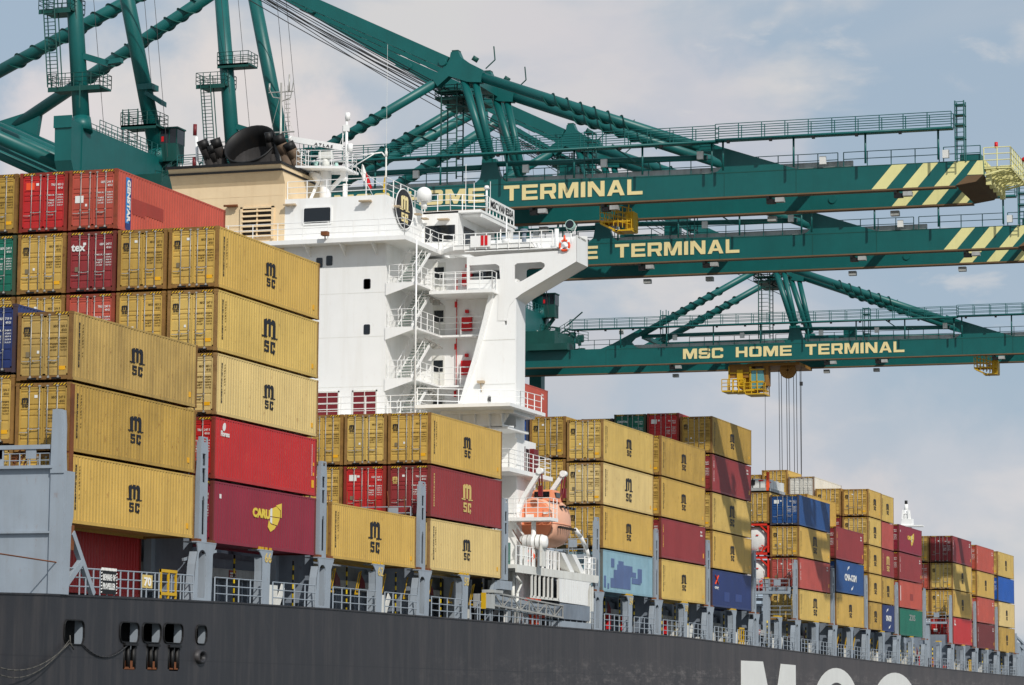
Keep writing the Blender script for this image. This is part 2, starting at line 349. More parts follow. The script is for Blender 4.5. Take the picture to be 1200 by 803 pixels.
STROKE = {
 'M': (1.25, [[(0,0),(0,1),(.30,1),(.5,.45),(.70,1),(1,1),(1,0),(.79,0),(.79,.66),(.59,0),(.41,0),(.21,.66),(.21,0)]]),
 'N': (1.05, [[(0,0),(0,1),(.3,1),(.76,.36),(.76,1),(1,1),(1,0),(.7,0),(.24,.64),(.24,0)]]),
 'S': (1, [[(.1,1),(0,.9),(0,.5),(.1,.39),(.76,.39),(.76,.5),(.25,.61),(.25,.78),(.78,.78),(.78,.70),(1,.70),(1,.9),(.9,1)], [(.76,.39),(.76,.22),(.22,.22),(.22,.31),(0,.31),(0,.1),(.1,0),(.9,0),(1,.1),(1,.5),(.9,.61),(.25,.61),(.76,.5)]]),
 'C': (1, [[(.1,1),(0,.9),(0,.1),(.1,0),(.9,0),(1,.1),(1,.34),(.76,.34),(.76,.22),(.25,.22),(.25,.78),(.76,.78),(.76,.66),(1,.66),(1,.9),(.9,1)]]),
 'H': (1, [[(0,0),(0,1),(.25,1),(.25,.61),(.75,.61),(.75,1),(1,1),(1,0),(.75,0),(.75,.39),(.25,.39),(.25,0)]]),
 'O': (1.05, [[(.1,1),(0,.9),(0,.1),(.1,0),(.5,0),(.5,.22),(.25,.22),(.25,.78),(.5,.78),(.5,1)], [(.5,1),(.5,.78),(.75,.78),(.75,.22),(.5,.22),(.5,0),(.9,0),(1,.1),(1,.9),(.9,1)]]),
 'E': (1, [[(0,0),(0,1),(1,1),(1,.79),(.25,.79),(.25,.60),(.95,.60),(.95,.40),(.25,.40),(.25,.21),(1,.21),(1,0)]]),
 'T': (1, [[(0,1),(0,.78),(.37,.78),(.37,0),(.63,0),(.63,.78),(1,.78),(1,1)]]),
 'R': (1, [[(0,0),(0,1),(.9,1),(1,.9),(1,.45),(.9,.34),(.76,.34),(.76,.54),(.76,.79),(.25,.79),(.25,0)], [(.25,.54),(.76,.54),(.76,.34),(.84,.34),(1,0),(.72,0),(.56,.34),(.25,.34)]]),
 'I': (.28, [[(0,0),(0,1),(1,1),(1,0)]]),
 'A': (1.1, [[(0,0),(.36,1),(.5,1),(.5,.72),(.25,0)], [(1,0),(.75,0),(.5,.72),(.5,1),(.64,1)], [(.32,.2),(.68,.2),(.618,.38),(.382,.38)]]),
 'L': (.95, [[(0,0),(0,1),(.26,1),(.26,.22),(1,.22),(1,0)]])}
def block_word(mb, t, org, ux, uy, w, h, depth=.02):
    """wide square sign-writer's capitals"""
    ux = Vector(ux); uy = Vector(uy); nz = ux.cross(uy); org = Vector(org); gap = .16
    tot = sum(STROKE[c][0] for c in t)+gap*(len(t)-1); k = w/tot; x = 0
    for c in t:
        cw, polys = STROKE[c]
        for pl in polys: mb.prism([org+ux*((x+a*cw)*k)+uy*(b*h) for a, b in pl], nz*depth)
        x += cw+gap
def plate(mb, outer, holes, thick, mapf):
    """flat plate with real holes; outline in (a,b), mapf turns (a,b,t) into a point"""
    c = bpy.data.curves.new('p', 'CURVE'); c.dimensions = '2D'; c.fill_mode = 'BOTH'; c.extrude = .5
    for pts in [outer]+holes:
        sp = c.splines.new('POLY'); sp.points.add(len(pts)-1); sp.use_cyclic_u = True
        for i, p in enumerate(pts): sp.points[i].co = (p[0], p[1], 0, 1)
    me = mesh_of(c); mb.raw([mapf(v.co.x, v.co.y, (v.co.z+.5)*thick) for v in me.vertices], [tuple(p.vertices) for p in me.polygons]); bpy.data.meshes.remove(me)
    return mb
def rrect(x0, x1, y0, y1, r, n=4):
    p = []
    for cx, cy, a in ((x1-r, y1-r, 0), (x0+r, y1-r, 90), (x0+r, y0+r, 180), (x1-r, y0+r, 270)):
        for k in range(n+1):
            t = math.radians(a+90*k/n); p.append((cx+r*math.cos(t), cy+r*math.sin(t)))
    return p
def rail(mb, pts, h=1.1, step=1.5, bars=3, r=.025, rp=.03, n=5):
    """stanchions and horizontal bars along a polyline"""
    for a, b in zip(pts, pts[1:]):
        a = Vector(a); b = Vector(b); k = max(1, round((b-a).length/step))
        for i in range(k+1):
            p = a.lerp(b, i/k); mb.tube(p, p+Vector((0, 0, h)), rp, n)
        for j in range(bars):
            z = Vector((0, 0, h*(j+1)/bars)); mb.tube(a+z, b+z, r, n)
    return mb
def wloc(o):
    v = Vector((0, 0, 0))
    while o is not None: v += o.location; o = o.parent
    return v
def wb(mb, name, mat, parent=None):
    """build from world coordinates under a thing that stands at its own base"""
    if parent is not None:
        w = wloc(parent); mb.v = [(p[0]-w.x, p[1]-w.y, p[2]-w.z) for p in mb.v]
    return mb.build(name, mat, parent)
def solo(mb, name, mat, base, label, cat, group=None):
    """a thing that is one mesh, with its origin at its base"""
    mb.v = [(p[0]-base[0], p[1]-base[1], p[2]-base[2]) for p in mb.v]
    o = mb.build(name, mat, None, base); return tag(o, label, cat, group)

# ================================================================ CONTAINERS
CW = 2.438; CH = 2.87
def wall_profile(L, y_out, y_in, z0, z1, pitch=.28, x0=.12, flip=False):
    mb = MB(); n = int((L-2*x0)/pitch); p = (L-2*x0)/n; x = x0; prof = []
    for i in range(n):
        a = x0+i*p; prof += [(a, y_in), (a+p*.12, y_in), (a+p*.30, y_out), (a+p*.82, y_out), (a+p, y_in)] if i == 0 else [(a+p*.12, y_in), (a+p*.30, y_out), (a+p*.82, y_out), (a+p, y_in)]
    for (a, ya), (b, yb) in zip(prof, prof[1:]):
        mb.poly([(a, ya, z0), (b, yb, z0), (b, yb, z1), (a, ya, z1)])
    return mb
MC = {}
def cont_meshes(L):
    if L in MC: return MC[L]
    d = {}
    w = wall_profile(L, .006, .042, .15, CH-.07)
    for v, f in [([(x, CW-y, z) for x, y, z in w.v], w.f)]: w.raw(v, f)
    # roof and far end
    w.box(.1, L-.02, .05, CW-.05, CH-.05, CH-.015); w.box(L-.05, L-.02, .1, CW-.1, .15, CH-.1); w.box(.1, L-.05, .06, CW-.06, .12, .16)
    f = w
    f.box(.14, L-.14, 0, .05, CH-.075, CH-.005); f.box(.14, L-.14, CW-.05, CW, CH-.075, CH-.005)
    f.box(.14, L-.14, .0, .07, .02, .165); f.box(.14, L-.14, CW-.07, CW, .02, .165)
    d['wall'] = w.mesh('container_wall')
    for nm_, xx in (('frame0', 0), ('frame1', L-.14)):
        f = MB()
        for yy in (0, CW-.15): f.box(xx, xx+.14, yy, yy+.15, .11, CH-.11)
        f.box(xx+.01, xx+.13, .15, CW-.15, CH-.17, CH-.01); f.box(xx+.01, xx+.13, .15, CW-.15, .03, .19)
        x_ = xx-.008 if xx == 0 else L-.172
        for yy in (-.006, CW-.158):
            for zz in (0, CH-.118): f.box(x_, x_+.18, yy, yy+.164, zz, zz+.118)
        d[nm_] = f.mesh('container_end_frame')
    dw = (CW-.30)/2
    f = MB(); z0, z1 = .2, CH-.18; H = z1-z0
    gr = [.085, .30, .385, .485, .70, .875]
    zs = [z1]
    prof = [(.035, z1)]
    for g in gr:
        zc = z1-g*H; prof += [(.035, zc+.05), (.060, zc+.025), (.060, zc-.025), (.035, zc-.05)]
    prof.append((.035, z0))
    for (xa, za), (xb, zb) in zip(prof, prof[1:]): f.poly([(xa, .07, za), (xa, dw-.07, za), (xb, dw-.07, zb), (xb, .07, zb)])
    for a, b in ((.01, .07), (dw-.07, dw-.01)): f.box(.015, .08, a, b, z0, z1)
    f.box(.015, .08, .01, dw-.01, z0, z0+.06); f.box(.015, .08, .01, dw-.01, z1-.06, z1); f.box(.075, .10, .02, dw-.02, z0+.01, z1-.01)
    d['door'] = f.mesh('container_door')
    r = MB(); r.tube((0, 0, .10), (0, 0, CH-.10), .019, 6)
    for z in (.15, .95, 1.75, 2.5): r.box(-.022, .02, -.032, .032, z-.03, z+.03)
    for z in (.12, CH-.14): r.box(-.03, .02, -.045, .045, z-.03, z+.03)
    d['rod'] = r.mesh('lock_rod')
    r = MB(); r.bar((0, 0, 0), (0, .34, -.02), .022, .026); r.box(-.02, .02, .28, .34, -.035, .02)
    d['handle'] = r.mesh('lock_handle')
    r = MB()
    r.box(-.004, .02, 0, .62, CH-.12, CH-.035)
    d['haz'] = r.mesh('hazard_stripe')
    r = MB()
    r.box(-.004, .02, 0, .42, .035, .115)
    d['pocket'] = r.mesh('fork_pocket')
    MC[L] = d; return d
def bars_logo(mb, org, ux, uy, w, h, t=.012):
    """tall three-legged 'm' with feet over a small 'sc'"""
    ux = Vector(ux); uy = Vector(uy); nz = ux.cross(uy); org = Vector(org)
    def q(pts):
        mb.prism([org+ux*(a*w)+uy*(b*h)+nz*t for a, b in pts], -nz*t*.9)
    q([(.10, .93), (.30, .985), (.30, .46), (.13, .46)]); q([(.30, .90), (.40, .99), (.55, .985), (.55, .84), (.30, .84)])
    q([(.42, .84), (.56, .84), (.56, .48), (.42, .48)]); q([(.56, .90), (.66, .99), (.80, .97), (.86, .90), (.86, .84), (.56, .84)])
    q([(.70, .84), (.87, .84), (.87, .46), (.70, .46)])
    q([(-.02, .475), (.36, .475), (.30, .42), (-.02, .435)]); q([(.60, .475), (1.02, .475), (1.02, .445), (.62, .42)])
    for a, b, c, d in ((.16, .27, .46, .34), (.16, .16, .46, .21), (.16, .01, .46, .07), (.16, .21, .25, .27), (.37, .07, .46, .16), (.37, .25, .46, .28), (.16, .06, .23, .10)):
        q([(a, b), (c, b), (c, d), (a, d)])
    for a, b, c, d in ((.56, .27, .86, .34), (.56, .07, .67, .27), (.56, .01, .78, .07), (.76, .20, .86, .27)):
        q([(a, b), (c, b), (c, d), (a, d)])
    q([(.76, .14), (.87, .09), (.80, -.04), (.72, .0)])
LG = {}
def cached(key, fn):
    if key not in LG:
        mb = MB(); fn(mb); LG[key] = mb.mesh(key)
    return LG[key]
UXS, UZ = (1, 0, 0), (0, 0, 1)      # starboard side reading direction
UXD = (0, -1, 0)                    # door end reading direction
def side_logo(big):
    s = 1.66 if big else 1.20; w = 1.80 if big else 1.42
    return cached('side_logo_%d' % big, lambda mb: bars_logo(mb, (0, 0, -s/2), UXS, UZ, w, s))
def door_logo(): return cached('door_logo', lambda mb: bars_logo(mb, (0, 0, 0), UXD, UZ, .36, .40, .008))
def vert_name():
    def fn(mb):
        z = 0
        for ch in 'MEDITERRANEAN':
            text_fit(mb, ch, (0, 0, z-.118), UXS, UZ, .115, .118, .05, .01, 1); z -= .146
    return cached('vertical_name', fn)
def vert_num():
    def fn(mb):
        z = 0
        for ch in 'SHIPPING CO':
            if ch != ' ': text_fit(mb, ch, (.36, 0, z-.09), UXS, UZ, .07, .08, .02, .008, 1)
            z -= .13
    return cached('vertical_number', fn)
SER = ['853 285 2', '247 508 8', '206 513 2', '719 064 5', '312 447 0', '901 776 3', '664 120 9']
def marks(kind, i):
    """owner code, size code and weight lines on the right door leaf"""
    code = {'m': 'MSCU', 'r': 'TRLU', 'b': 'GESU', 'g': 'CAXU'}[kind[0]]
    def fn(mb):
        ser = SER[i % len(SER)]
        text_fit(mb, code, (0, -.37, 2.20), UXD, UZ, .27, .11, .02, .008, 1)
        text_fit(mb, ser[:7], (0, -.70, 2.20), UXD, UZ, .42, .11, .02, .008, 1)
        text_fit(mb, '45G1', (0, -.72, 2.04), UXD, UZ, .24, .10, .02, .008, 1)
        z = 1.72
        for a, b in (('MAX.GR.', '30480 KG'), ('', '67200 LB'), ('TARE', '3830 KG'), ('NET', '26650 KG'), ('CU.CAP.', '76.4 CU.M')):
            if a: text_fit(mb, a, (0, -.24, z), UXD, UZ, .30, .075, .01, .008, 1)
            text_fit(mb, b, (0, -.70, z), UXD, UZ, .36, .075, .01, .008, 1); z -= .125
    return cached('marks_%s%d' % (kind, i % 3), fn)
def oblong(w, h): return cached('chip_%g_%g' % (w, h), lambda mb: mb.box(-.006, .004, -w, 0, 0, h))
NCON = 0
def container(x, y, z, color, label, L=12.192, h=2.87, side=True, logo=None, tech=0, group='containers stacked on the ship'):
    """one shipping container, door end facing aft; returns the thing"""
    global NCON
    i = NCON; NCON += 1
    if color == 'yellow': color = ('yellow', 'yellow b', 'yellow', 'yellow c')[(i*7+i//3) % 4]
    t = root('shipping_container', (x, y, z)); tag(t, label, 'container', group)
    sc = h/CH; d = cont_meshes(L); P = CC[color]; R = rusty[color]
    def p(name, me, mat, loc=(0, 0, 0), par=t):
        o = put(name, me, mat, par, loc); return o
    jit = random.uniform(-.012, .012)
    t.location.y += jit; t.location.x += random.uniform(-.02, .02)
    wl = p('side_wall', d['wall'], P); p('end_frame', d['frame0'], R); p('end_frame', d['frame1'], R)
    drs = []
    for k in (0, 1):
        dr = p('door', d['door'], P, (0, .15+k*(CW-.30)/2, 0)); drs.append(dr)
        for yy in ((.14, .60) if k else (.41, .85)):
            p('lock_rod', d['rod'], M['steel'], (-.02, yy, 0), dr)
        hd = p('lock_handle', d['handle'], M['steel'], (-.045, .16 if k else .44, .82+.12*(i % 2)), dr)
        hd = p('lock_handle', d['handle'], M['steel'], (-.045, .98 if k else .86, .80), dr); hd.scale.y = -1
    
    for yy in (.17, CW-.79): p('hazard_stripe', d['haz'], M['hazard'], (0, yy, 0))
    for yy in (.45, 1.55): p('fork_pocket', d['pocket'], M['black'], (0, yy, 0))
    mk = 'm' if 'yellow' in color else random.choice('rbg')
    p('marking', marks(mk, i), M['stencil'] if 'yellow' in color and color != 'x' else M['inkw'], (.022, 1.21, 0))
    if 'yellow' in color or logo == 'msc yellow':
        p('door_logo', door_logo(), M['inkt'] if logo == 'msc yellow' else M['ink'], (.012, 2.20, 1.86))
    if i % 3 != 1: p('data_plate', oblong(.16, .22), M['plate_'], (.024, 2.06, .98))
    p('sticker', oblong(.10+.04*(i % 2), .12), M['inkw'], (.022, 1.66-.05*(i % 3), 2.24 if i % 2 else 1.12))
    if 'yellow' in color and i % 4: p('warning_label', oblong(.34, .16), M['sticker'], (.024, .62, .42))
    if color in ('orange red', 'bright red', 'blue', 'navy'):
        p('sticker', oblong(.42, .34), M['ring'] if 'orange square' in label else M['inkw'], (.022, 2.12, 2.05 if i % 2 else 1.3))
    if side:
        cx = L/2
        if 'yellow' in color:
            big = logo == 'big'
            p('side_logo', side_logo(big), M['ink'], (cx-(.9 if big else .7), -.004, 1.42))
            if L > 7 or True:
                p('lettering', vert_name(), M['ink'], (.62 if L > 7 else .4, .0, 2.46)); p('lettering', vert_num(), M['stencil'], (.62 if L > 7 else .4, .0, 2.44))
            p('warning_label', cached('diamond', lambda mb: mb.box(0, .22, -.006, .004, 0, .24)), M['sticker'], (L-.85, 0, .42))
        elif logo == 'msc yellow':
            p('side_logo', side_logo(True), M['inkt'], (cx-.9, -.004, 1.42)); p('lettering', vert_name(), M['inkt'], (.62, 0, 2.46))
        elif logo == 'caru' or logo == 'caru2':
            c0 = Vector((6.0, 0, 1.25))
            mb = MB(); text_fit(mb, 'CARU', (-1.55, -.01, .22), UXS, UZ, 2.05, .46, .065, .012, 3); p('lettering', mb.mesh('caru'), M['inky'], tuple(c0))
            mb = MB()
            for pts in ([(.62, 1.05), (1.0, 1.25), (1.35, .95), (1.35, .42), (.62, .42)], [(.62, .36), (1.33, .36), (1.1, -.22), (.62, -.15)], [(.95, 1.32), (1.5, 1.55), (1.5, .42), (1.42, .42), (1.42, .98)], [(.30, .1), (.48, -.2), (1.0, -.28), (.82, -.55), (.45, -.8), (.2, -.45)]):
                mb.prism([(a*1.25, -.012, b*.62+.12) for a, b in pts], (0, .010, 0))
            p('emblem', mb.mesh('emblem'), M['inky'], tuple(c0))
            mb = MB()
            for pts in ([(.42, .98), (.60, 1.08), (.60, .42), (.42, .42)], [(.42, .36), (.60, .36), (.60, -.16), (.42, -.05)]): mb.prism([(a*1.25, -.012, b*.62+.12) for a, b in pts], (0, .010, 0))
            p('emblem', mb.mesh('emblem_edge'), M['inkw'], tuple(c0))
            mb = MB(); mb.box(.8, 1.0, -.006, .004, 2.1, 2.3); p('sticker', mb.mesh('s'), M['inkw'], (-.1, 0, 0)) 
        elif logo == 'florens':
            mb = MB(); text_fit(mb, 'Florens', (.72, -.006, 2.02), UXS, UZ, .95, .26, .03, .01, 2)
            pts = [(1.08+.17*math.cos(a)+.05*math.sin(a), 2.47+.20*math.sin(a)) for a in [k*math.pi/6 for k in range(12)]]
            mb.prism([(a, -.008, b) for a, b in pts], (0, .008, 0)); p('lettering', mb.mesh('florens'), M['inkw'])
            mb = MB()
            for k in range(16): mb.box(11.55, 11.60, -.006, .004, 1.0+.1*k, 1.06+.1*k)
            p('lettering', mb.mesh('serial'), M['inkw'])
            mb = MB(); mb.box(11.55, 11.85, -.006, .004, .40, .78); mb.box(11.72, 11.84, -.006, .004, 1.0, 1.16); mb.box(11.72, 11.84, -.006, .004, 1.5, 1.66); p('warning_label', mb.mesh('wl'), M['sticker'])
        elif logo == 'genstar':
            mb = MB(); mb.box(.95, 1.28, -.004, .004, .12, 2.62); p('label_strip', mb.mesh('ls'), M['strip'])
            mb = MB(); mb.box(1.28, 1.50, -.004, .004, .12, 2.62); mb.box(.95, 1.28, -.006, .004, .10, .42); p('label_strip', mb.mesh('ls2'), M['strip_d'])
            mb = MB(); text_fit(mb, 'GENSTAR', (1.06, -.012, 2.52), (0, 0, -1), (1, 0, 0), 2.05, .34, .04, .01, 3); p('lettering', mb.mesh('gs'), M['inkw'])
            mb = MB(); mb.prism([(1.62, -.003, .95), (3.0, -.003, .95), (3.0, -.003, 1.10), (5.0, -.003, 1.10), (5.0, -.003, 1.72), (1.62, -.003, 1.72)], (0, .006, 0)); p('touch_up_patch', mb.mesh('tp'), M['chip'])
        elif logo == 'blocks':
            mb = MB(); nq = 0
            for a, b, c, e in ((1.9, .35, 6.6, 1.0), (2.6, 1.0, 6.6, 1.25), (2.7, 1.25, 7.9, 1.6), (3.4, 1.6, 7.0, 2.0), (3.7, 2.0, 4.9, 2.25), (2.0, 1.75, 2.7, 2.35), (8.3, .95, 9.3, 1.9), (6.9, .8, 9.0, 1.2), (.45, .3, .8, 1.1), (1.2, .25, 1.5, .6)):
                mb.box(a, c, -.005-.0016*nq, .006, b, e); nq += 1
            p('repainted_patch', mb.mesh('rp'), M['patch'])
        elif logo == 'cma':
            mb = MB(); text_fit(mb, 'CMA-CGM', (L*.30, -.008, 1.15), UXS, UZ, L*.42, .62, .05, .012, 3)
            for s, zz in ((1, 2.25), (-1, .62)):
                cx2 = L*.5-s*L*.05; mb.prism([(cx2-s*.75, -.01, zz-s*.18), (cx2-s*.35, -.01, zz+s*.18), (cx2+s*.25, -.01, zz+s*.28), (cx2+s*.1, -.01, zz+s*.05), (cx2-s*.3, -.01, zz)], (0, .01, 0))
            p('lettering', mb.mesh('cma'), M['inkw'])
        elif logo == 'x':
            mb = MB(); mb.bar((.85, 0, 2.45), (1.75, 0, 1.75), .02, .16, (0, 1, 0)); mb.bar((1.75, 0, 2.45), (.85, 0, 1.75), .02, .16, (0, 1, 0)); p('emblem', mb.mesh('x'), M['ring'])
            mb = MB(); text_fit(mb, 'cmg', (.75, -.006, 1.32), UXS, UZ, 1.2, .26, .03, .01, 2); p('lettering', mb.mesh('cmg'), M['inkw'])
            mb = MB(); mb.box(3.6, 5.2, -.004, .004, .5, 1.25); mb.box(7.0, 9.0, -.004, .004, .6, 1.2); p('touch_up_patch', mb.mesh('tp'), paint('blue touch up paint', (38, 62, 126), .5))
        elif logo == 'green':
            mb = MB(); text_fit(mb, 'ZIIS', (5.0, -.006, 1.7), UXS, UZ, 3.2, .62, .01, .01, 2); p('lettering', mb.mesh('zs'), M['plate_'] if False else M['steel'])
        elif logo == 'square':
            mb = MB(); mb.box(5.6, 7.2, -.004, .004, .9, 1.6); p('touch_up_patch', mb.mesh('sq'), M['chip'])
            mb = MB(); mb.box(.55, .80, -.004, .004, .7, 2.3); p('lettering', mb.mesh('vb'), M['inkw'])
        if color in ('maroon', 'faded red', 'dark maroon', 'orange red') and logo is None:
            mb = MB(); zz = 2.4
            for ch in 'TRIU 620914':
                if ch != ' ': text_fit(mb, ch, (.55, 0, zz-.12), UXS, UZ, .11, .12, .03, .01, 1)
                zz -= .15
            p('lettering', mb.mesh('vn'), M['inky'] if tech == 1 else M['inkw'])
            mb = MB(); text_fit(mb, 'TRIU', (L-1.5, 0, 2.35), UXS, UZ, .5, .15, .02, .01, 1); text_fit(mb, '620914', (L-1.5, 0, 2.1), UXS, UZ, .6, .15, .02, .01, 1); p('lettering', mb.mesh('sn'), M['inkw'])
            mb = MB(); mb.box(L-.75, L-.5, -.005, .004, .5, .85); p('warning_label', mb.mesh('wl'), M['sticker'])
    if logo == 'tex':
        mb = MB(); text_fit(mb, 'tex', (0, 0, 0), UXD, UZ, .72, .34, .03, .01, 3); p('lettering', mb.mesh('tex'), M['inkw'], (.012, 2.26, 1.95))
    if logo == 'capital':
        mb = MB(); text_fit(mb, 'CAPITAL', (0, 0, 0), UXD, UZ, .85, .16, .03, .01, 2); p('lettering', mb.mesh('cap'), M['inkw'], (.012, 2.2, 2.2))
    t.scale = (1, 1, sc)
    return t
RP = 2.545
def stack(x, z, h, row, specs, dz=0.0, L=12.192, first=0):
    """specs bottom to top: (colour, logo, label, tech) or None where nothing of it can be seen"""
    for k, sp in enumerate(specs):
        if sp is None: continue
        color, logo, label = sp[:3]
        container(x, row*RP, z+dz+(k+first)*h, color, label, L=L, h=h-.10, side=True, logo=logo, tech=sp[3] if len(sp) > 3 else 0)
Y_ = 'yellow'
# --- first outer stack, far left
stack(0.0, 14.39, 2.89, 0, [
 (Y_, None, 'bottom yellow container of the front left outer stack, beside the big grey plate'),
 (Y_, None, 'middle yellow container of the front left outer stack, partly behind the slotted grey post'),
 ('dusty yellow', None, 'dirt-streaked yellow container on top of the front left outer stack')])
stack(0.0, 11.80, 2.91, 1, [
 ('bright red', 'none', 'shaded red container low on the deck behind the warning sign railing'),
 (Y_, None, 'yellow container glimpsed through the holes of the lashing bridge at far left'),
 (Y_, None, 'yellow container under the navy one at the left picture edge'),
 ('navy', None, 'navy container with white door writing at the left edge of the picture')])
# --- second outer stack (five high) and the rows behind it
stack(14.15, 14.32, 2.884, 0, [
 ('wine red', 'caru', 'wine red container with a yellow emblem, bottom of the five-high stack'),
 ('bright red', 'florens', 'scratched bright red container, second from the bottom of the five-high stack'),
 ('pale yellow', None, 'pale yellow container directly above the scratched bright red one'),
 (Y_, 'big', 'yellow container with large black lettering, second from top of the five-high stack'),
 (Y_, None, 'top yellow container of the five-high stack, touching the white deckhouse in view')])
stack(14.15, 14.32, 2.884, 1, [None, None, None,
 (Y_, None, 'yellow container end one row inboard, second tier from the top, left of the five-high stack'),
 (Y_, None, 'yellow container end right of the maroon door end with white letters')])
stack(14.15, 14.32, 2.884, 2, [None, None, None,
 ('orange red', 'none', 'orange red door end mostly hidden below the maroon door end'),
 ('maroon', 'tex', 'maroon container door end with large white letters below the two red ones'),
 ('orange red', 'genstar', 'long orange red container on the very top with a blue strip')])
stack(14.15, 14.32, 2.884, 3, [None, None, None,
 (Y_, None, 'yellow door end just peeking above the navy container at left'),
 (Y_, None, 'yellow door end under the bright red container in the top left'),
 ('bright red', 'none', 'bright red door end with orange square sticker, top left beside the orange red one')])
stack(14.15, 14.32, 2.884, 4, [None, None, None,
 (Y_, None, 'sliver of yellow container below the green door end at the left edge'),
 ('green', 'none', 'green door end cut by the left edge of the picture'),
 ('tan yellow', None, 'tan yellow door end cut by the top left picture edge of the pile')])
# --- single low container, then the three-high stack before the deckhouse
stack(28.28, 14.30, 2.86, 0, [(Y_, 'big', 'single low yellow container standing alone between two slotted grey posts')])
stack(42.51, 14.35, 2.864, 0, [
 ('pale yellow', None, 'pale yellow container at the bottom of the stack left of the lifeboat'),
 ('maroon', 'msc yellow', 'maroon container with yellow lettering left of the lifeboat'),
 (Y_, None, 'top yellow container of the stack left of the lifeboat')])
stack(42.51, 14.35, 2.864, 1, [None,
 ('bright red', 'none', 'bright red door end in the middle of the doors below the deckhouse'),
 (Y_, None, 'yellow door end above the bright red one below the deckhouse')])
stack(42.51, 14.35, 2.864, 2, [None,
 (Y_, None, 'yellow door end left of the bright red one below the deckhouse'),
 (Y_, None, 'yellow door end below the dark red doors of the deckhouse')])
# --- forward of the deckhouse
stack(75.2, 14.36, 2.805, 0, [
 ('light blue', 'blocks', 'light blue container with slate blue patches right of the lifeboat deck'),
 (Y_, None, 'yellow container right above the light blue patched one'),
 ('pale yellow', 'big', 'pale yellow container second from top of the first stack right of the lifeboat'),
 (Y_, None, 'top yellow container of the first outer stack right of the lifeboat')])
stack(75.2, 14.36, 2.805, 1, [None,
 (Y_, None, 'lowest yellow door end seen behind the lifeboat bow'),
 (Y_, None, 'yellow door end directly above and behind the lifeboat'),
 (Y_, None, 'top yellow door end beside the white wing support, behind the lifeboat')], dz=.24)
stack(75.2, 14.36, 2.805, 2, [None, None, None, ('royal blue', 'none', 'sliver of blue container between the white deckhouse and yellow doors')], dz=.2)
stack(75.2, 14.36, 2.805, 3, [None, None, None, None, ('orange red', None, 'red-brown container standing high behind the white wing support')], dz=.45)
stack(89.32, 14.35, 2.845, 0, [
 (Y_, None, 'bottom yellow container of the second outer stack right of the lifeboat'),
 ('maroon', None, 'maroon container with yellow vertical numbers in the second stack right of the lifeboat', 1),
 (Y_, None, 'yellow container on the maroon one in the second stack right of the lifeboat'),
 (Y_, None, 'top yellow container of the second outer stack right of the lifeboat')])
stack(103.46, 14.28, 2.823, 0, [
 ('navy', 'x', 'navy container with an orange cross mark below the yellow ones'),
 (Y_, None, 'yellow container right above the navy one with the orange cross'),
 (Y_, 'big', 'crane-shaded yellow container below the maroon one in the third outer stack'),
 ('maroon', None, 'maroon container striped by crane shadow, third stack right of the lifeboat'),
 ('tan yellow', None, 'tan topmost container of the tall third stack right of the lifeboat')])  # a yellow container; the crane's shade is put into its tan colour
stack(103.46, 14.28, 2.823, 1, [None]*4+[('bright red', 'none', 'bright red container on top, between green and tan ones')], dz=.30)
stack(103.46, 14.28, 2.823, 2, [None]*4+[('green', 'capital', 'dark green door end on top left of the bright red one')], dz=.28)
stack(103.46, 14.28, 2.823, 3, [None]*4+[('navy', 'none', 'dark navy container edge low behind, left of the dark green door end')], dz=.0)
# --- beyond the tank containers
stack(132.31, 14.08, 2.61, 0, [
 (Y_, 'big', 'bottom yellow container just right of the tank containers'),
 ('faded red', None, 'faded pinkish red container right of the tank containers'),
 (Y_, 'big', 'yellow container below the blue one beside the white tank'),
 ('blue', 'none', 'blue container with cluttered white door labels, above the tank containers level')])
stack(132.31, 22.10, 2.66, 1, [(Y_, None, 'yellow door end on top of the red framed white tank')])
stack(146.81, 14.01, 2.903, 0, [
 (Y_, None, 'yellow container under the blue one with big white lettering'),
 ('blue', 'cma', 'bright blue container with big white lettering and arcs'),
 ('maroon', None, 'maroon container on the blue one with big white lettering', 1)])
stack(146.81, 22.75, 2.86, 1, [(Y_, 'none', 'long yellow container showing just behind the blue one with cluttered door labels')])
IB = 'in the tall stack of short containers'
stack(161.28, 13.99, 2.603, 0, [
 (Y_, None, 'short yellow container at the bottom of the tall stack of short ones'),
 (Y_, None, 'short yellow container second from the bottom, nearer column of short ones'),
 (Y_, None, 'short yellow container in the middle of the nearer column of short ones'),
 (Y_, None, 'short yellow container second from top, nearer column of short ones'),
 (Y_, None, 'top short yellow container with doors showing, nearer column of short ones')], L=6.058)
stack(167.45, 13.95, 2.603, 0, [
 ('navy', 'cma', 'short blue container with white block lettering low in the stack'),
 (Y_, None, 'short yellow container above the short blue one'),
 ('maroon', 'msc yellow', 'short maroon container with yellow lettering'),
 ('faded red', 'none', 'short faded red container near the top of the short column'),
 (Y_, None, 'top short yellow container of the farther short column')], L=6.058)
stack(161.28, 13.99, 2.62, 1, [None, None, None, ('maroon', 'none', 'dark red door end glimpsed left of the short yellow stack'),
 (Y_, None, 'yellow door end below the white refrigerated container')])
stack(161.28, 13.99, 2.85, 2, [None]*4+[('white', 'none', 'white refrigerated container high behind the yellow ones')], dz=0.0)
stack(161.28, 26.30, 2.6, 3, [(Y_, None, 'highest yellow container under the crane ropes')], L=6.058)
stack(161.28, 25.9, 2.6, 4, [(Y_, None, 'yellow container corner just left of the highest one')], L=6.058)
stack(176.1, 13.78, 2.705, 0, [
 ('green', 'green', 'green container with faint white letters at the bottom right'),
 ('orange red', 'square', 'orange red container above the green one at right'),
 ('maroon', None, 'plain maroon container under the wine red one with yellow emblem'),
 ('wine red', 'caru2', 'wine red container with small yellow emblem, top of its stack at right')])
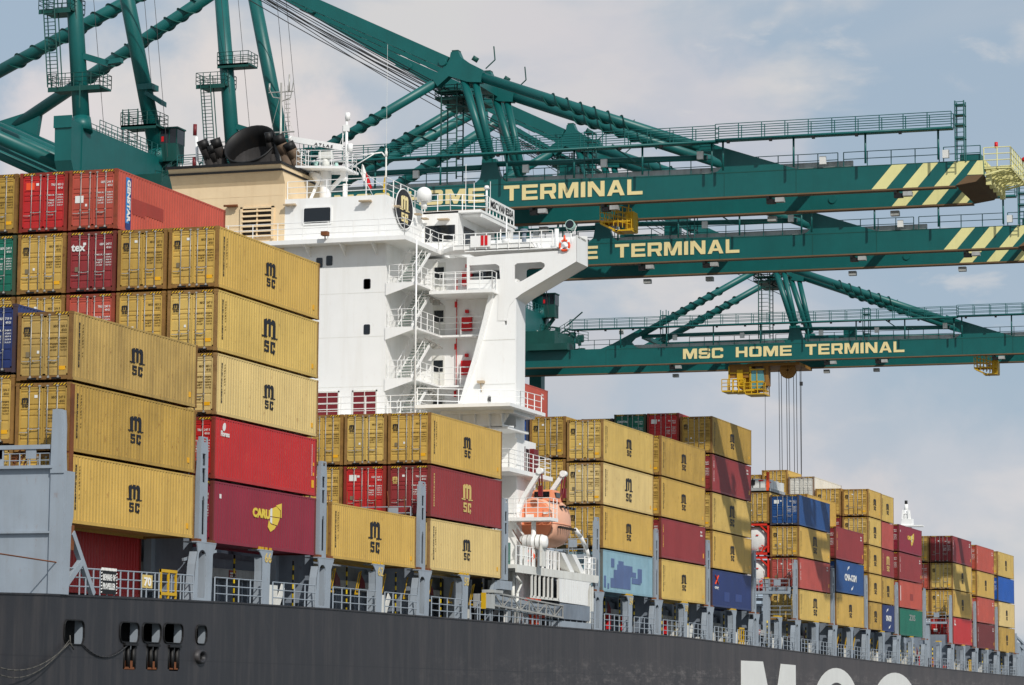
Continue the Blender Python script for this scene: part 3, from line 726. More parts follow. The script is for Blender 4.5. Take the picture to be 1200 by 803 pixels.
stack(206.25, 13.51, 2.90, 0, [
 ('bright red', 'florens', 'bright red bottom container right of the grey frame at far right'),
 (Y_, None, 'yellow container right above the far right bright red one'),
 (Y_, None, 'yellow container below the top dark red one at far right'),
 ('maroon', None, 'dark red container with white doors marks on top at far right')])
stack(206.25, 13.51, 2.90, 1, [None,
 (Y_, None, 'yellow door end low behind the tall post at far right'),
 ('orange red', 'none', 'red door end strip beside the far right yellow doors'),
 (Y_, None, 'yellow door end strip beside the dark red top container at far right')])
stack(221.86, 13.33, 2.90, 0, [
 ('dark maroon', None, 'dark brown red container at the bottom, third stack from right edge'),
 ('orange red', None, 'orange red container resting on the dark brown red one'),
 (Y_, None, 'yellow container between two orange red ones near the right edge'),
 ('orange red', None, 'orange red container on top near the right edge')])
stack(237.03, 13.24, 2.93, 0, [
 (Y_, None, 'bottom yellow container of the last stack at the right edge'),
 ('pale yellow', None, 'pale yellow container under the bright blue one at right edge'),
 ('royal blue', None, 'bright blue container in the last stack at the right edge'),
 (Y_, None, 'top yellow container of the last stack at the right edge')])
# small extras on single containers
# ================================================================ THE SHIP
def interp(x, pts):
    if x <= pts[0][0]: return pts[0][1]
    for (a, ya), (b, yb) in zip(pts, pts[1:]):
        if x <= b: return ya+(yb-ya)*(x-a)/(b-a)
    return pts[-1][1]
DK = [(-14, 11.05), (-6, 11.40), (1, 11.56), (13, 11.72), (28, 11.82), (46, 11.84), (94, 11.86), (106, 11.72), (134, 11.42), (162, 11.10), (200, 10.80), (244, 10.50), (275, 10.4)]
BASE = [(0, 14.39), (28, 14.33), (75, 14.36), (103, 14.28), (132, 14.08), (161, 13.99), (176, 13.78), (206, 13.51), (237, 13.24), (255, 13.15)]
dk = lambda x: interp(x, DK)
bs = lambda x: interp(x, BASE)-.02
def hy(x):
    y = -.30
    if x < -2: y += .010*(x+2)**2
    if x > 264: y += .02*(x-264)**2
    return y
ship = root('container_ship', (115, 20, 0)); tag(ship, 'long dark grey hulled container ship with white deckhouse and grey deck fittings', 'ship')
sh = lambda mb, name, mat, par=None: wb(mb, name, mat, par or ship)
BEAM = 40.3
# hull side as plates; the stern section has real mooring openings
mb = MB(); xs = [-60, -48, -38, -30, -24, -19, -15, -12, -9, -6, -4, -2.2]
def strip(xs, zt, zb):
    for a, b in zip(xs, xs[1:]):
        mb.poly([(a, hy(a), zb(a)), (b, hy(b), zb(b)), (b, hy(b), zt(b)), (a, hy(a), zt(a))], True)
strip(xs, dk, lambda x: -2)
strip([-2.2, 3, 8, 15.4], dk, lambda x: 10.9); strip([-2.2, 3, 8, 15.4], lambda x: 8.2, lambda x: -2)
xs2 = [15.4]+[15.4+k*6 for k in range(1, 38)]+[245, 252, 260, 268, 276]
strip(xs2, dk, lambda x: -2)
holes = [rrect(-.65, 1.1, 9.55, 10.52, .3), rrect(4.35, 6.2, 9.72, 10.56, .3), rrect(6.5, 8.35, 9.76, 10.58, .3), rrect(8.6, 10.55, 9.78, 10.62, .3), rrect(11.9, 13.05, 9.80, 10.62, .3),
         rrect(4.75, 6.0, 8.62, 9.62, .06), rrect(6.95, 8.15, 8.64, 9.64, .06), rrect(9.1, 10.3, 8.66, 9.66, .06)]
plate(mb, [(-2.2, 8.2), (15.4, 8.2), (15.4, 10.9), (-2.2, 10.9)], holes, .04, lambda a, b, t: (a, -.30+t, b))
# far side, transom, bow closing and bottom edge of the deck
for a, b in zip(xs+xs2[0:], (xs+xs2[0:])[1:]):
    mb.poly([(a, BEAM-hy(a)-.3, -2), (a, BEAM-hy(a)-.3, dk(a)), (b, BEAM-hy(b)-.3, dk(b)), (b, BEAM-hy(b)-.3, -2)], True)
mb.poly([(-60, hy(-60), -2), (-60, hy(-60), dk(-60)), (-60, BEAM-hy(-60), dk(-60)), (-60, BEAM-hy(-60), -2)])
mb.poly([(276, hy(276), -2), (330, 20, -2), (330, 20, 14), (276, hy(276), dk(276))]); mb.poly([(276, BEAM-hy(276), -2), (330, 20, -2), (330, 20, 14), (276, BEAM-hy(276), dk(276))])
sh(mb, 'hull', M['hull'])
mb = MB()
for a, b in zip(xs+xs2, (xs+xs2)[1:]):
    if b-a < .01: continue
    mb.poly([(a, hy(a)+.02, dk(a)-.03), (b, hy(b)+.02, dk(b)-.03), (b, BEAM-.4, dk(b)-.03), (a, BEAM-.4, dk(a)-.03)])
mb.poly([(-2.2, 0, 9.3), (15.4, 0, 9.3), (15.4, 6, 9.3), (-2.2, 6, 9.3)])
sh(mb, 'deck', M['floor'])
# gunwale flat bar
mb = MB(); al = xs+xs2
for a, b in zip(al, al[1:]):
    if b-a > .01: mb.bar((a, hy(a)-.01, dk(a)-.03), (b, hy(b)-.01, dk(b)-.03), .07, .07)
sh(mb, 'gunwale_bar', M['hull'])
# mooring space behind the openings, rims, rollers
for x in (1.12, 6.22, 8.37, 10.57, 13.08):
    mb = MB(); mb.box(x, x+.05, -.25, .12, 9.32, 10.95); sh(mb, 'mooring_bulkhead', M['grey'])
mb = MB(); mb.box(-2, 15, 2.2, 2.3, 9.32, 10.95); sh(mb, 'mooring_dark_backing', M['black'])  # black backing sheet stands in for the shade inside the mooring space
for h in holes[:5]:
    mb = MB(); n = len(h)
    for k in range(n): mb.tube((h[k][0], -.33, h[k][1]), (h[(k+1) % n][0], -.33, h[(k+1) % n][1]), .030, 5)
    sh(mb, 'fairlead_rim', M['black'])
for x0, x1 in ((4.75, 6.0), (6.95, 8.15), (9.1, 10.3)):
    mb = MB()
    for x in (x0+.12, x1-.12, (x0+x1)/2): mb.tube((x, -.22, 8.68), (x, -.22, 9.6), .10, 10)
    mb.box(x0, x1, -.40, -.05, 9.60, 9.70); sh(mb, 'mooring_roller', M['black'])
    mb = MB(); mb.box(x0+.15, x1-.15, -.30, .02, 8.60, 8.72); mb.box((x0+x1)/2-.05, x1-.3, -.28, -.1, 8.7, 8.98); sh(mb, 'roller_sill', M['rustm'])
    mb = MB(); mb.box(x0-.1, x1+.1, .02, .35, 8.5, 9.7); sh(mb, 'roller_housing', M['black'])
mb = MB(); n = 20
rr = [[(12.35+(R_)*math.cos(2*math.pi*k/n), -.30+dy, 9.25+.62*R_*math.sin(2*math.pi*k/n)) for k in range(n)] for R_, dy in ((.52, .02), (.50, -.14), (.40, -.20), (.28, -.12), (.26, .05))]
mb.rings(rr, caps=False); sh(mb, 'chock_ring', M['hull'])
mb = MB(); mb.box(12.1, 12.6, -.31, -.302, 9.1, 9.4); sh(mb, 'chock_throat', M['black'])
# hull lettering, tops of three very large white letters
mb = MB(); zt = 10.45; zb = 3.6
mb.prism([(110.9, -.33, zt-.02), (118.0, -.33, zt), (121.5, -.33, 6.2), (124.1, -.33, zt-.10), (129.4, -.33, zt-.14), (129.6, -.33, zb), (124.8, -.33, zb), (124.6, -.33, 7.6), (121.9, -.33, zb), (118.6, -.33, zb), (115.4, -.33, 8.0), (115.2, -.33, zb), (110.9, -.33, zb)], (0, .02, 0))
sh(mb, 'hull_letter', M['inkw'])
def arc_letter(cx, half, zt, gap):
    mb = MB(); zc = zt-3.3
    o_ = [(cx+half*math.cos(t), zc+3.3*math.sin(t)) for t in [math.radians(a) for a in range(-60 if gap == 'S' else -40, 241 if gap == 'S' else 321, 10)]]
    for k in range(len(o_)-1):
        a, b = o_[k], o_[k+1]; s = lambda p: (cx+(p[0]-cx)*.52, zc+(p[1]-zc)*.62)
        mb.prism([(a[0], -.33, a[1]), (b[0], -.33, b[1]), (s(b)[0], -.33, s(b)[1]), (s(a)[0], -.33, s(a)[1])], (0, .02, 0))
    sh(mb, 'hull_letter', M['inkw'])
arc_letter(145.3, 9.3, 10.26, 'S'); arc_letter(172.0, 11.0, 10.12, 'C')

# ---------------- container pedestals, lashing posts, lashing bridges
POSTS = [12.5, 26.65, 40.85, 54.9, 73.45, 87.65, 101.8, 116.1, 130.65, 145.15, 159.6, 174.4, 189.2, 204.55, 220.1, 235.3, 249.9]
def lashing_post(x, z0, zt):
    mb = MB(); w = 1.0
    H = zt-z0
    outer = [(x+.16, z0), (x+w, z0), (x+w, z0+.86*H), (x+w-.10, z0+H), (x+.26, z0+H), (x+.16, z0+.60*H)]
    ho = [[(x+.42, z0+.07*H), (x+.42, z0+.36*H)]+[(x+.57+.15*math.cos(t), z0+.36*H+.35*math.sin(t)) for t in (2.6, 2.0, 1.57, 1.1, .5)]+[(x+.72, z0+.36*H), (x+.72, z0+.07*H)],
          [(x+.40, z0+.56*H), (x+.74, z0+.56*H), (x+.74, z0+.70*H), (x+.40, z0+.70*H)], [(x+.40, z0+.725*H), (x+.74, z0+.725*H), (x+.74, z0+.84*H), (x+.40, z0+.84*H)],
          [(x+.50, z0+.95*H), (x+.80, z0+.95*H), (x+.78, z0+.985*H), (x+.50, z0+.985*H)]]
    plate(mb, outer, ho, .05, lambda a, b, t: (a, -.02+t, b))
    # box flanges behind the face plate
    mb.box(x+.16, x+.21, .03, .20, z0, z0+.60*H); mb.prism([(x+.16, .03, z0+.60*H), (x+.26, .03, z0+H), (x+.26, .14, z0+H), (x+.16, .20, z0+.60*H)], (.05, 0, 0)); mb.box(x+w-.05, x+w, .03, .20, z0, z0+.86*H)
    mb.box(x+.22, x+.36, .16, .20, z0, z0+H*.95); mb.box(x+.78, x+w-.05, .16, .20, z0, z0+.84*H)
    for zz in (.56, .71, .84, .4): mb.box(x+.36, x+.8, .05, .18, z0+zz*H, z0+zz*H+.04)
    sh(mb, 'lashing_post', M['grey'])
def pedestal(x, zd, zb, wide):
    mb = MB()
    if wide:
        o = [(x-.62, zd), (x+1.30, zd), (x+1.40, zb-1.2), (x+1.42, zb-.55), (x+1.75, zb-.12), (x+1.75, zb), (x-.25, zb), (x-.25, zb-.12), (x-.16, zb-.45), (x-.36, zb-1.0)]
        h = [[(x-.16, zd+.12), (x+.64, zd+.12)]+[(x+.30+.40*math.cos(t), zb-.62+.26*math.sin(t)) for t in (.0, .5, 1.1, 1.57, 2.1, 2.7, 3.14)]]
        plate(mb, o, h, .05, lambda a, b, t: (a, -.08+t, b))
        mb.box(x-.27, x+1.77, -.09, .62, zb-.05, zb+.002); mb.prism([(x-.62, -.07, zd), (x-.36, -.07, zb-1.0), (x-.16, -.07, zb-.45), (x-.25, -.07, zb-.06), (x-.25, .34, zb-.06), (x-.36, .34, zb-1.0), (x-.62, .34, zd)][:3]+[(x-.16, .34, zb-.45), (x-.36, .34, zb-1.0), (x-.62, .34, zd)], (.05, 0, 0))
        mb.box(x+.66, x+.71, -.03, .6, zd+.1, zb-.5); mb.box(x+1.30, x+1.36, -.03, .6, zd, zb-.5)
        for k in range(3): mb.box(x+.1, x+.6, .3, .55, zd+.5+k*.5, zd+.53+k*.5)
    else:
        o = [(x-.15, zd), (x+.82, zd), (x+.90, zb-.9), (x+.92, zb-.5), (x+1.16, zb-.16), (x+1.16, zb), (x-.35, zb), (x-.35, zb-.12), (x-.05, zb-.36), (x-.02, zb-1.0)]
        plate(mb, o, [], .05, lambda a, b, t: (a, -.08+t, b))
        mb.box(x-.37, x+1.18, -.09, .52, zb-.05, zb+.002); mb.prism([(x-.15, -.07, zd), (x-.02, -.07, zb-1.0), (x-.05, -.07, zb-.36), (x-.05, .32, zb-.36), (x-.02, .32, zb-1.0), (x-.15, .32, zd)], (.05, 0, 0)); mb.box(x+.78, x+.84, -.03, .5, zd, zb-.5)
    sh(mb, 'pedestal', M['grey'])
    mb = MB()
    for q in ((-.25, .05, .5, 1.0) if not wide else (-.15, .1, 1.3, 1.6)): mb.box(x+q-.1, x+q+.12, -.05, .3, zb, zb+.12)
    sh(mb, 'twistlock', M['yellow'] if not wide else M['rustm'])
def bridge(x, z0, inner=True):
    mb = MB()
    # transverse walkway with rails at z 16.6, inner posts every row
    zw = z0+2.35
    mb.box(x+.05, x+.95, .42, 16, zw-.22, zw)
    for r in range(1, 7):
        y = r*RP-.25; mb.box(x+.2, x+.8, y, y+.36, z0-1.5, zw-.2)
    sh(mb, 'lashing_bridge', M['grey'])
    if x not in (130.65, 189.2, 54.9):
        mb = MB(); mb.box(x+.62, x+.68, .5, 15.6, z0-2.2, z0+1.0); sh(mb, 'sun_block_plate', M['grey_dk'])  # plate added to keep sunlight out of the gap between bays
    mb = MB(); rail(mb, [(x+.08, .5, zw), (x+.08, 15.8, zw)], 1.0, 1.27, 3, .03, .035)
    for k in range(6): mb.box(x+.02, x+.06, 1.2+k*RP, 1.75+k*RP, zw+.45, zw+.95)
    sh(mb, 'bridge_railing', M['grey'])
    mb = MB()
    for k in range(9):
        y = .8+k*.83+random.uniform(-.2, .2); mb.tube((x+.1, y, zw), (x+.0, y+random.uniform(-.3, .3), zw+random.uniform(1.2, 1.9)), .025, 5)
    sh(mb, 'lashing_rod', M['steel'] if int(x) % 2 else M['rustm'])
for i, x in enumerate(POSTS):
    zb = bs(x+1.5)-.03; zd = dk(x)
    zt = 15.6 if x > 245 else interp(x, [(0, 18.95), (100, 19.08), (190, 18.75), (250, 18.2)])
    if i != 3: pedestal(x+.15, zd, zb, True)
    lashing_post(x, zb, zt); bridge(x, zb)
# wider rounded end frames next to the tanks and at the long gap
for x in (130.65, 189.2):
    zb = bs(x)
    mb = MB(); o = [(.42, zb+2.05), (.42, zb+2.65), (2.75, zb+2.65), (2.75, zb-2.2), (2.2, zb-2.2), (2.2, zb+1.75), (2.1, zb+1.95), (1.95, zb+2.1), (.9, zb+2.1), (.62, zb+1.95), (.5, zb+1.7)]
    plate(mb, o, [], .25, lambda a, b, t: (x+.3+t, a, b)); mb.box(x+.1, x+.75, 2.25, 2.72, zb-2, zb+3.3); sh(mb, 'end_frame', M['grey'])
    mb = MB(); rail(mb, [(x+.4, .4, zb+.1), (x+.4, 2.3, zb+.1)], 1.0, .95, 3, .03, .03); sh(mb, 'frame_railing', M['grey'])
    mb = MB(); mb.box(x+.3, x+.6, 2.3, 2.7, zb+3.3, zb+3.45); sh(mb, 'post_cap', M['yellow'])
MIDS = [19.7, 34.4, 47.8, 81.0, 95.2, 109.4, 124.6, 138.4, 152.7, 167.2, 181.9, 197.6, 212.2, 227.9, 243.0]
for x in MIDS: pedestal(x, dk(x), bs(x)-.03, False)
# painted numbers on the pedestals
for x, t_ in ((19.9, '66'), (34.6, '62'), (48.0, '58'), (81.2, '54'), (95.4, '50')):
    mb = MB(); text_fit(mb, t_, (x+.02, -.10, bs(x)-.62), UXS, UZ, .75, .46, .01, .01, 2); sh(mb, 'frame_number', M['inkt'])
# hatch coaming, cover edges, side beam: the shaded band under the outboard containers
def seg_run(name, mat, y0, y1, zlo, zhi, x0=-1, x1=252, off=0.0, skip=()):
    mb = MB(); x = x0
    while x < x1:
        b = min(x+14.2, x1)
        if not any(a <= x < c for a, c in skip): mb.prism([(x, y0, dk(x)+zlo), (b, y0, dk(b)+zlo), (b, y0, dk(b)+zhi), (x, y0, dk(x)+zhi)], (0, y1-y0, 0))
        x = b
    return sh(mb, name, mat)
SK = ((0, 11),)
seg_run('hatch_coaming', M['grey_dk'], 3.2, 3.4, 0, 2.5, 12.8)
seg_run('hatch_cover_edge', M['pale_grey'], 2.55, 3.2, 1.25, 1.72, 12.8)
seg_run('hatch_cover', M['grey_dk'], 2.95, 9.15, 1.72, 2.2, 12.8)  # darker paint stands in for the shade of inboard containers left out
for x in [13.5+3.55*k for k in range(66)]:
    if 56 < x < 72: continue
    z = dk(x); k = int(x*7) % 5
    mb = MB(); mb.box(x, x+.12, 2.9, 3.2, z, z+1.3); mb.box(x+.9, x+1.0, 3.0, 3.2, z, z+1.25); mb.box(x+1.8, x+1.9, 3.0, 3.2, z, z+1.25); sh(mb, 'coaming_stay', M['grey'])
    if k in (0, 2):
        mb = MB(); mb.box(x+.5, x+1.3, 1.6, 2.2, z, z+1.15); sh(mb, 'deck_locker', M['white_old'])
    if k == 1:
        mb = MB(); mb.box(x+1.0, x+1.35, 1.5, 1.75, z+.25, z+1.2); sh(mb, 'fire_box', M['red'])
    if k in (1, 3):
        mb = MB(); mb.prism([(x+.4, 2.5, z+1.4), (x+1.2, 2.5, z+1.4), (x+1.1, 2.5, z+1.75), (x+.45, 2.5, z+2.2)], (0, .04, 0)); sh(mb, 'support_gusset', M['dkred'])
    if k == 2:
        mb = MB(); mb.box(x+1.7, x+2.7, 2.9, 2.94, z+1.55, z+2.5); sh(mb, 'coaming_opening', M['black'])
    if k == 4:
        mb = MB(); mb.box(x+1.2, x+2.0, 2.52, 2.55, z+1.28, z+1.68); sh(mb, 'notice_board', M['chip'])
        mb = MB(); mb.box(x+1.28, x+1.92, 2.51, 2.52, z+1.38, z+1.44); mb.box(x+1.28, x+1.92, 2.51, 2.52, z+1.5, z+1.58); sh(mb, 'notice_lettering', M['inkw'])
    mb = MB(); mb.tube((x+2.3, 1.2, z), (x+2.3, 1.2, z+2.3), .05, 6); sh(mb, 'hazard_pole', M['hazpole'])
    if k == 3:
        mb = MB(); mb.path([(x+3.0, 1.0, z+1.0), (x+3.0, .8, z+2.0), (x+3.3, .8, z+2.1), (x+3.3, 1.0, z+1.1)], .03, 5); mb.box(x+2.9, x+3.4, .9, 1.0, z+.9, z+1.0); sh(mb, 'ladder_hoop', M['yellow'])
# deck side railing between the pedestals
edges = sorted([(x-.6, x+1.5) for x in POSTS if x != 54.9]+[(x-.2, x+.9) for x in MIDS])
prev = 1.3
for a, b in edges:
    if a-prev > .6 and not (50.5 < prev < 72):
        z = lambda q: dk(q)-.02
        mb = MB(); rail(mb, [(prev+.1, -.18, z(prev)), (a-.1, -.18, z(a))], 1.08, 1.25, 3, .028, .035); 
        sh(mb, 'deck_railing', M['grey'])
    prev = b
for x in (22.6, 37, 99.3, 113, 128, 141.5, 156, 171, 186.2):
    z = dk(x); mb = MB(); mb.box(x, x+1.0, .8, 1.3, z, z+1.0); mb.bar((x+1.2, .9, z), (x+1.9, .9, z+1.0), .06, .4); sh(mb, 'deck_box', M['white_old'])
# lit lamps under the containers
# yellow gate and ladders on the rail
for x in (8.4, 110.7, 214.5):
    z = dk(x); mb = MB()
    for q in (0, .75, 1.5): mb.box(x+q, x+q+.09, -.24, -.16, z, z+1.25)
    for q in (.15, 1.12): mb.box(x, x+1.6, -.25, -.15, z+q, z+q+.13)
    sh(mb, 'rail_gate', M['yellow'])
mb = MB(); mb.box(6.6, 7.6, -.21, -.19, 12.05, 12.6); sh(mb, 'bay_number_plate', M['inkt'])
mb = MB(); text_fit(mb, '70', (6.75, -.23, 12.12), UXS, UZ, .7, .38, .03, .01, 2); sh(mb, 'bay_number', M['white'])
sg = root('warning_sign', (3.0, -.24, 11.62)); tag(sg, 'black and white warning board tied to the deck railing by the grey plate', 'sign')
mb = MB(); mb.box(2.7, 4.05, -.26, -.22, 11.66, 12.62); wb(mb, 'board', M['black'], sg)
mb = MB(); text_fit(mb, 'BEWARE OF', (2.80, -.265, 12.20), UXS, UZ, 1.15, .28, .04, .01, 1); text_fit(mb, 'PROPELLER', (2.80, -.265, 11.84), UXS, UZ, 1.15, .28, .04, .01, 1); wb(mb, 'lettering', M['inkw'], sg)
mb = MB(); 
for k in range(11): mb.tube((2.7+k*.13, -.24, 12.6), (2.74+k*.13, -.24, 12.72), .03, 5)
for k in range(7): mb.tube((2.66, -.24, 11.7+k*.13), (2.72, -.26, 11.74+k*.13), .025, 5); mb.tube((4.03, -.24, 11.7+k*.13), (4.1, -.26, 11.74+k*.13), .025, 5)
wb(mb, 'lashing', M['inkw'], sg)

# ---------------- big grey plate, post and brace at far left
mb = MB(); mb.box(-1.05, -.9, .18, 9, 11.45, 16.56); mb.box(-1.2, -1.02, .18, 9, 13.92, 14.0); mb.box(-1.25, -.9, .1, 9, 16.5, 16.62)
mb.prism([(-1.15, -.42, 11.5), (-.55, -.42, 11.5), (-.45, -.42, 14.2), (-.30, -.42, 14.6), (-.25, -.42, 16.4), (-1.15, -.42, 16.4)], (0, .62, 0))
sh(mb, 'transverse_plate', M['grey'])
lashing_post(-1.25, 14.6, 18.88)
mb = MB(); mb.prism([(-1.2, -.40, 16.3), (-1.2, .20, 16.3), (-1.2, .16, 18.85), (-1.2, -.22, 18.85)], (.10, 0, 0)); mb.prism([(-1.1, -.40, 16.3), (-.9, -.40, 16.3), (-.9, -.26, 18.8), (-1.1, -.24, 18.85)], (0, .05, 0)); sh(mb, 'post_flange', M['grey'])
mb = MB(); mb.box(-1.15, -1.0, .25, 9, 17.28, 17.45)
for k in range(5): mb.box(-1.1, -1.05, .9+k*1.5, 1.35+k*1.5, 16.9, 17.3)
for k in range(4): mb.box(-1.1, -1.02, 2.35+k*2.55, 2.8+k*2.55, 16.5, 17.3)
rail(mb, [(-1.05, .3, 16.56), (-1.05, 8.8, 16.56)], .55, .45, 2, .02, .03)
sh(mb, 'bridge_truss', M['grey'])
mb = MB()
for y in (1.55, 1.75, 2.0, 3.9): mb.tube((-1.0, y, 16.5), (-.8, y-.25, 17.3), .04, 5)
mb.box(-.9, -.7, 1.85, 2.1, 16.8, 17.1); sh(mb, 'turnbuckle', M['rustm'])
mb = MB(); mb.bar((.1, -.15, 14.0), (2.1, -.15, 11.6), .26, .2, (0, 1, 0)); mb.bar((-.9, -.2, 11.6), (1.0, -.16, 12.9), .26, .2, (0, 1, 0)); sh(mb, 'brace', M['grey'])
mb = MB(); mb.box(-.35, .25, -.2, .2, 13.3, 14.3); mb.box(.0, .3, -.05, .1, 14.3, 20); sh(mb, 'rusty_guide', M['rustm'])
mb = MB(); rail(mb, [(-.4, -.18, 11.5), (10.8, -.18, 11.68)], 1.08, 1.2, 3, .028, .035); sh(mb, 'deck_railing', M['grey'])
mb = MB(); mb.tube((-9, .2, 13.0), (-.9, -.15, 12.75), .03, 5); sh(mb, 'hand_wire', M['rustm'])
mb = MB(); mb.box(11.2, 12.2, 2.6, 5, 11.7, 14.2); mb.bar((12.4, .6, 13.5), (15.2, .3, 14.0), .12); mb.box(15.5, 19, 2.5, 2.9, 13.3, 14.2); sh(mb, 'coaming_corner', M['grey'])
# mooring line hanging from the sternmost opening
ml = root('mooring_line', (-.2, -.4, 9.6)); tag(ml, 'sagging grey mooring line hanging from the leftmost hull opening', 'rope')
def cat(a, b, sag, n=14): return [(a[0]+(b[0]-a[0])*k/n, a[1]+(b[1]-a[1])*k/n, a[2]+(b[2]-a[2])*k/n-sag*4*(k/n)*(1-k/n)) for k in range(n+1)]
mb = MB(); mb.path(cat((-.3, -.42, 9.62), (-8.5, -.9, 8.9), .75), .026, 6); mb.path(cat((-.4, -.42, 9.7), (-8.5, -.95, 8.7), .95), .022, 6); mb.path([(-.3, -.40, 9.9), (-.35, -.45, 9.6), (.0, -.42, 9.35)], .03, 6); wb(mb, 'strand', M['cordage'], ml)
mb = MB(); mb.path(cat((.9, -.36, 9.58), (5.0, -.36, 9.6), .5), .03, 6); sh(mb, 'slack_wire', M['rope'])

# ================================================================ DECKHOUSE
XA = 56.5
dh = MB(); YB = 8.0
dh.box(XA, 66, YB, 33, 11.6, 34.5)                      # accommodation block
d_ = sh(dh, 'deckhouse', M['white'])
SD = lambda mb, n, m_: wb(mb, n, m_, d_)
mb = MB(); mb.box(61.9, 66, 2.6, 8.0, 11.6, 34.3); SD(mb, 'side_house', M['white'])
# plate seams on the aft wall
mb = MB()
for z in (31.55, 28.9, 25.9, 23): mb.box(XA-.006, XA, YB+.02, 16, z, z+.03)
SD(mb, 'plate_seam', M['white_old'])
# navigation deck: bulwark wall and cream casing
mb = MB(); mb.box(XA, 63.2, 8.07, 14.62, 34.75, 37.48); SD(mb, 'upper_house', M['white'])
mb = MB(); mb.box(55.3, XA+8, 6.35, 34, 34.5, 34.76)
mb.prism([(62, 6.35, 34.5), (62, -1.0, 34.5), (60.1, 0, 34.5), (60.1, 5, 34.5), (61.6, 6.35, 34.5)], (0, 0, .26)); SD(mb, 'balcony_deck', M['white'])
mb = MB()
for y in (15.2, 12.9, 10.6, 8.6): mb.prism([(XA, y, 34.5), (55.4, y, 34.5), (XA, y, 33.8)], (0, .05, 0))
SD(mb, 'balcony_bracket', M['white'])
mb = MB(); rail(mb, [(55.4, 26, 34.76), (55.4, 6.45, 34.76), (61.4, 6.45, 34.76), (63.6, 5.7, 34.80)], 1.05, 1.6, 3, .022, .03); SD(mb, 'balcony_railing', M['white'])
mb = MB(); rail(mb, [(56.7, 14.55, 37.48), (56.7, 8.15, 37.48), (63.0, 8.15, 37.48)], 1.1, 1.2, 3, .025, .035); SD(mb, 'roof_railing', M['white'])
mb = MB(); mb.box(XA-.05, XA-.01, 11.62, 13.35, 35.92, 36.86); SD(mb, 'window', M['glass'])
mb = MB(); plate(mb, rrect(11.52, 13.45, 35.82, 36.96, .12), [rrect(11.62, 13.35, 35.92, 36.86, .1)], .05, lambda a, b, t: (XA-.055+t, a, b)); SD(mb, 'window_frame', M['white'])
for y, z in ((14.0+.2, 37.1), (9.3, 37.1)):
    mb = MB(); mb.box(XA-.45, XA, y-.35, y+.35, z-.05, z+.03); mb.tube((XA-.3, y-.4, z), (XA-.3, y+.4, z), .06, 6); SD(mb, 'light_fitting', M['pipe'])
mb = MB(); mb.box(54.9, 55.3, 11.2, 11.6, 34.9, 35.15); mb.tube((55.1, 11.4, 34.7), (55.1, 11.4, 35.0), .04, 5); SD(mb, 'floodlight', M['rustm'])
for px, py in ((386, 305.5), (377, 305)):
    pass
for y, z in ((11.66, 33.6), (12.2+.1, 33.5), (9.22, 32.1), (9.18, 29.35), (9.18, 32.1)):
    mb = MB(); plate(mb, rrect(y-.2, y+.2, z-.3, z+.3, .08), [], .03, lambda a, b, t: (XA-.03+t, a, b)); SD(mb, 'porthole', M['glass'])
for y0, y1 in ((10.97, 12.35), (8.55, 9.98)):
    mb = MB(); mb.box(XA-.03, XA, y0, y1, 23.2, 25.6); SD(mb, 'store_door', M['dkred'])
    mb = MB()
    for q in range(4): mb.box(XA-.05, XA-.03, y0, y1, 24.9-.45*q, 24.93-.45*q)
    mb.box(XA-.05, XA-.03, (y0+y1)/2-.02, (y0+y1)/2+.02, 23.2, 25.6); mb.box(XA-.05, XA, y0-.08, y0, 23.2, 25.7); mb.box(XA-.05, XA, y1, y1+.08, 23.2, 25.7); mb.box(XA-.05, XA, y0-.08, y1+.08, 25.6, 25.7); SD(mb, 'door_frame', M['white_old'])
mb = MB(); mb.box(55.2, XA, 5.5, 16, 23.9, 24.1); mb.box(55.2, 62, -.3, 5.6, 24.4, 24.6); SD(mb, 'lower_balcony', M['white'])
mb = MB(); rail(mb, [(55.3, 15, 24.1), (55.3, 5.6, 24.1)], 1.1, 1.6, 3, .025, .03); rail(mb, [(55.3, 5.5, 24.5), (58.2, .05, 24.5), (61.5, -.2, 24.5)], 1.1, 1.3, 3, .025, .03); SD(mb, 'lower_railing', M['white'])
# bracketed box under the wing support
mb = MB(); mb.box(57.4, 61.5, .2, 4.8, 24.2, 24.42)
mb.prism([(57.6, .5, 24.2), (57.6, 4.8, 24.2), (57.6, 4.4, 23.4), (57.6, 1.0, 23.4)], (.06, 0, 0)); mb.box(57.6, 61.5, .6, 4.6, 23.3, 23.45)
for y in (.9, 1.7, 2.6, 3.5): mb.prism([(57.4, y, 24.2), (57.25, y, 24.2), (57.4, y, 23.5), (57.65, y, 23.35), (57.65, y, 24.2)], (0, .06, 0))
SD(mb, 'bracket_box', M['white'])
# cream casing with louvres, hood and black bands
mb = MB(); mb.box(XA-.02, 64, 14.62, 22.2, 30, 38.45)
mb.prism([(XA-.02, 14.62, 38.45), (XA-.75, 14.62, 39.62), (62.4, 14.62, 39.62), (62.4, 14.62, 38.45)], (0, 7.5, 0))
c_o = sh(mb, 'engine_casing', M['cream'])
mb = MB(); mb.box(XA-.80, 62.5, 14.56, 22.2, 39.56, 39.72); mb.box(XA-.62, XA-.4, 14.57, 22.15, 39.18, 39.30); mb.box(XA-.6, 62.45, 14.56, 14.62, 39.18, 39.30); wb(mb, 'black_band', M['black'], c_o)
mb = MB(); mb.box(XA-.05, XA-.021, 15.45, 17.35, 35.25, 37.0); wb(mb, 'louvre_recess', M['soot'], c_o)
mb = MB()
for q in range(6): mb.prism([(XA-.03, 15.45, 35.28+q*.31), (XA-.20, 15.45, 35.22+q*.31), (XA-.20, 15.45, 35.27+q*.31), (XA-.03, 15.45, 35.38+q*.31)], (0, 1.9, 0))
